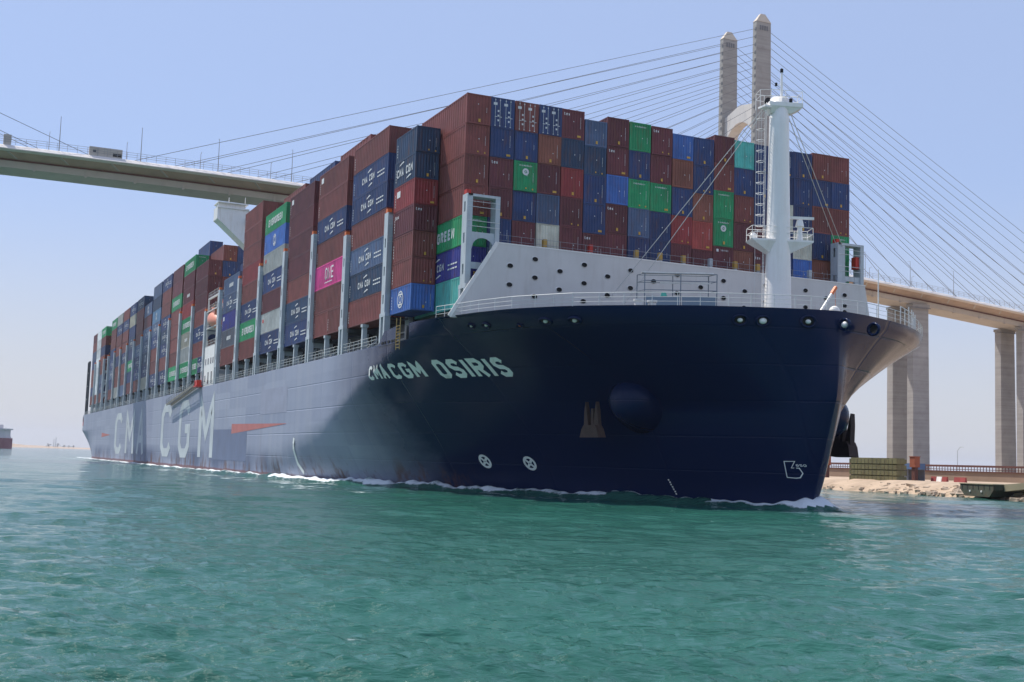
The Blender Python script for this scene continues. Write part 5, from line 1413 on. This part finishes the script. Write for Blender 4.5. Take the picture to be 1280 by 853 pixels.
s2 = b.build('superstructure', M['farwhite'], fs); s2.rotation_euler.z = R(62)
b = MB(); b.tube((14, 0, 31), (14, 0, 37), .5, n=6); b.tube((34, 0, 14), (34, 0, 24), .45, n=6); b.build('mast', M['steel'], fs).rotation_euler.z = R(62)
fs.location = (-1495, -49, 0)
tm = mat('far_foliage', (.06, .075, .06), .9, var=.1)
def far_tree(px, w_, h, i):
    d = vd*FPX+rr*(px-640)-uu*(558-426.5); t = (-4180-CAM.x)/d.x; P = CAM+d*t
    e = empty('palm_tree', (P.x, P.y, 4)); e.rotation_euler.z = i
    b = MB(); b.tube((0, 0, 0), (0, 0, h*.6), w_*.05, n=5); b.build('trunk', M['fence'], e)
    b = MB(); rd = random.Random(i)
    for k in range(46):
        a = rd.uniform(0, 6.28); r0 = rd.uniform(0, w_/2); z = h*rd.uniform(.25, 1)*(1-.35*(2*r0/w_)**2); s_ = w_*rd.uniform(.05, .12)
        c = Vector((r0*math.cos(a), r0*math.sin(a), z)); u_ = Vector((rd.uniform(-1, 1), rd.uniform(-1, 1), rd.uniform(-.4, .4))).normalized()*s_; v_ = Vector((rd.uniform(-1, 1), rd.uniform(-1, 1), rd.uniform(-1, 1))).normalized()*s_
        b.face((c-u_, c+v_, c+u_, c-v_))
    b.build('crown', tm, e, fix=False)
    return e
for i, (px, w_, h, lab) in enumerate(((61, 17, 12, 'low clump of trees leftmost on the far shore'), (72, 19, 13, 'bushy tree beside the tall mast on the far shore'), (80, 13, 8, 'small tree third from the left on the far shore'), (86, 12, 8, 'small tree fourth from the left on the far shore'), (92, 14, 7, 'flat low tree nearest the big ship stern on the far shore'))):
    e = far_tree(px, w_, h, i); e.name = 'tree'; tag(e, lab, 'tree', 'trees on the far shore')
for px, h, lab in ((69.5, 33, 'tall thin mast on the far shore above the trees'), (67, 27, 'shorter thin mast left of the tall one on the far shore')):
    d = vd*FPX+rr*(px-640)-uu*(558-426.5); t = (-4170-CAM.x)/d.x; P = CAM+d*t
    b = MB(); b.tube((0, 0, 0), (0, 0, h), 1.0, .7, n=6); o = b.build('radio_mast', M['steel']); o.location = (P.x, P.y, 4); tag(o, lab, 'mast')

# ============================== haze ==============================
b = MB(); b.box(-13000, 13000, -13000, 13000, -6, 175)
hm_ = bpy.data.materials.new('haze'); hm_.use_nodes = True; ht = hm_.node_tree; ht.nodes.clear()
ho = ht.nodes.new('ShaderNodeOutputMaterial'); pv = ht.nodes.new('ShaderNodeVolumePrincipled'); pv.inputs['Color'].default_value = (.86, .9, 1, 1); pv.inputs['Density'].default_value = HAZE; pv.inputs['Anisotropy'].default_value = .2
ht.links.new(pv.outputs[0], ho.inputs['Volume'])
hz_ = b.build('haze', hm_); hz_['kind'] = 'stuff'; hz_['label'] = 'thin pale haze lying over the whole canal'
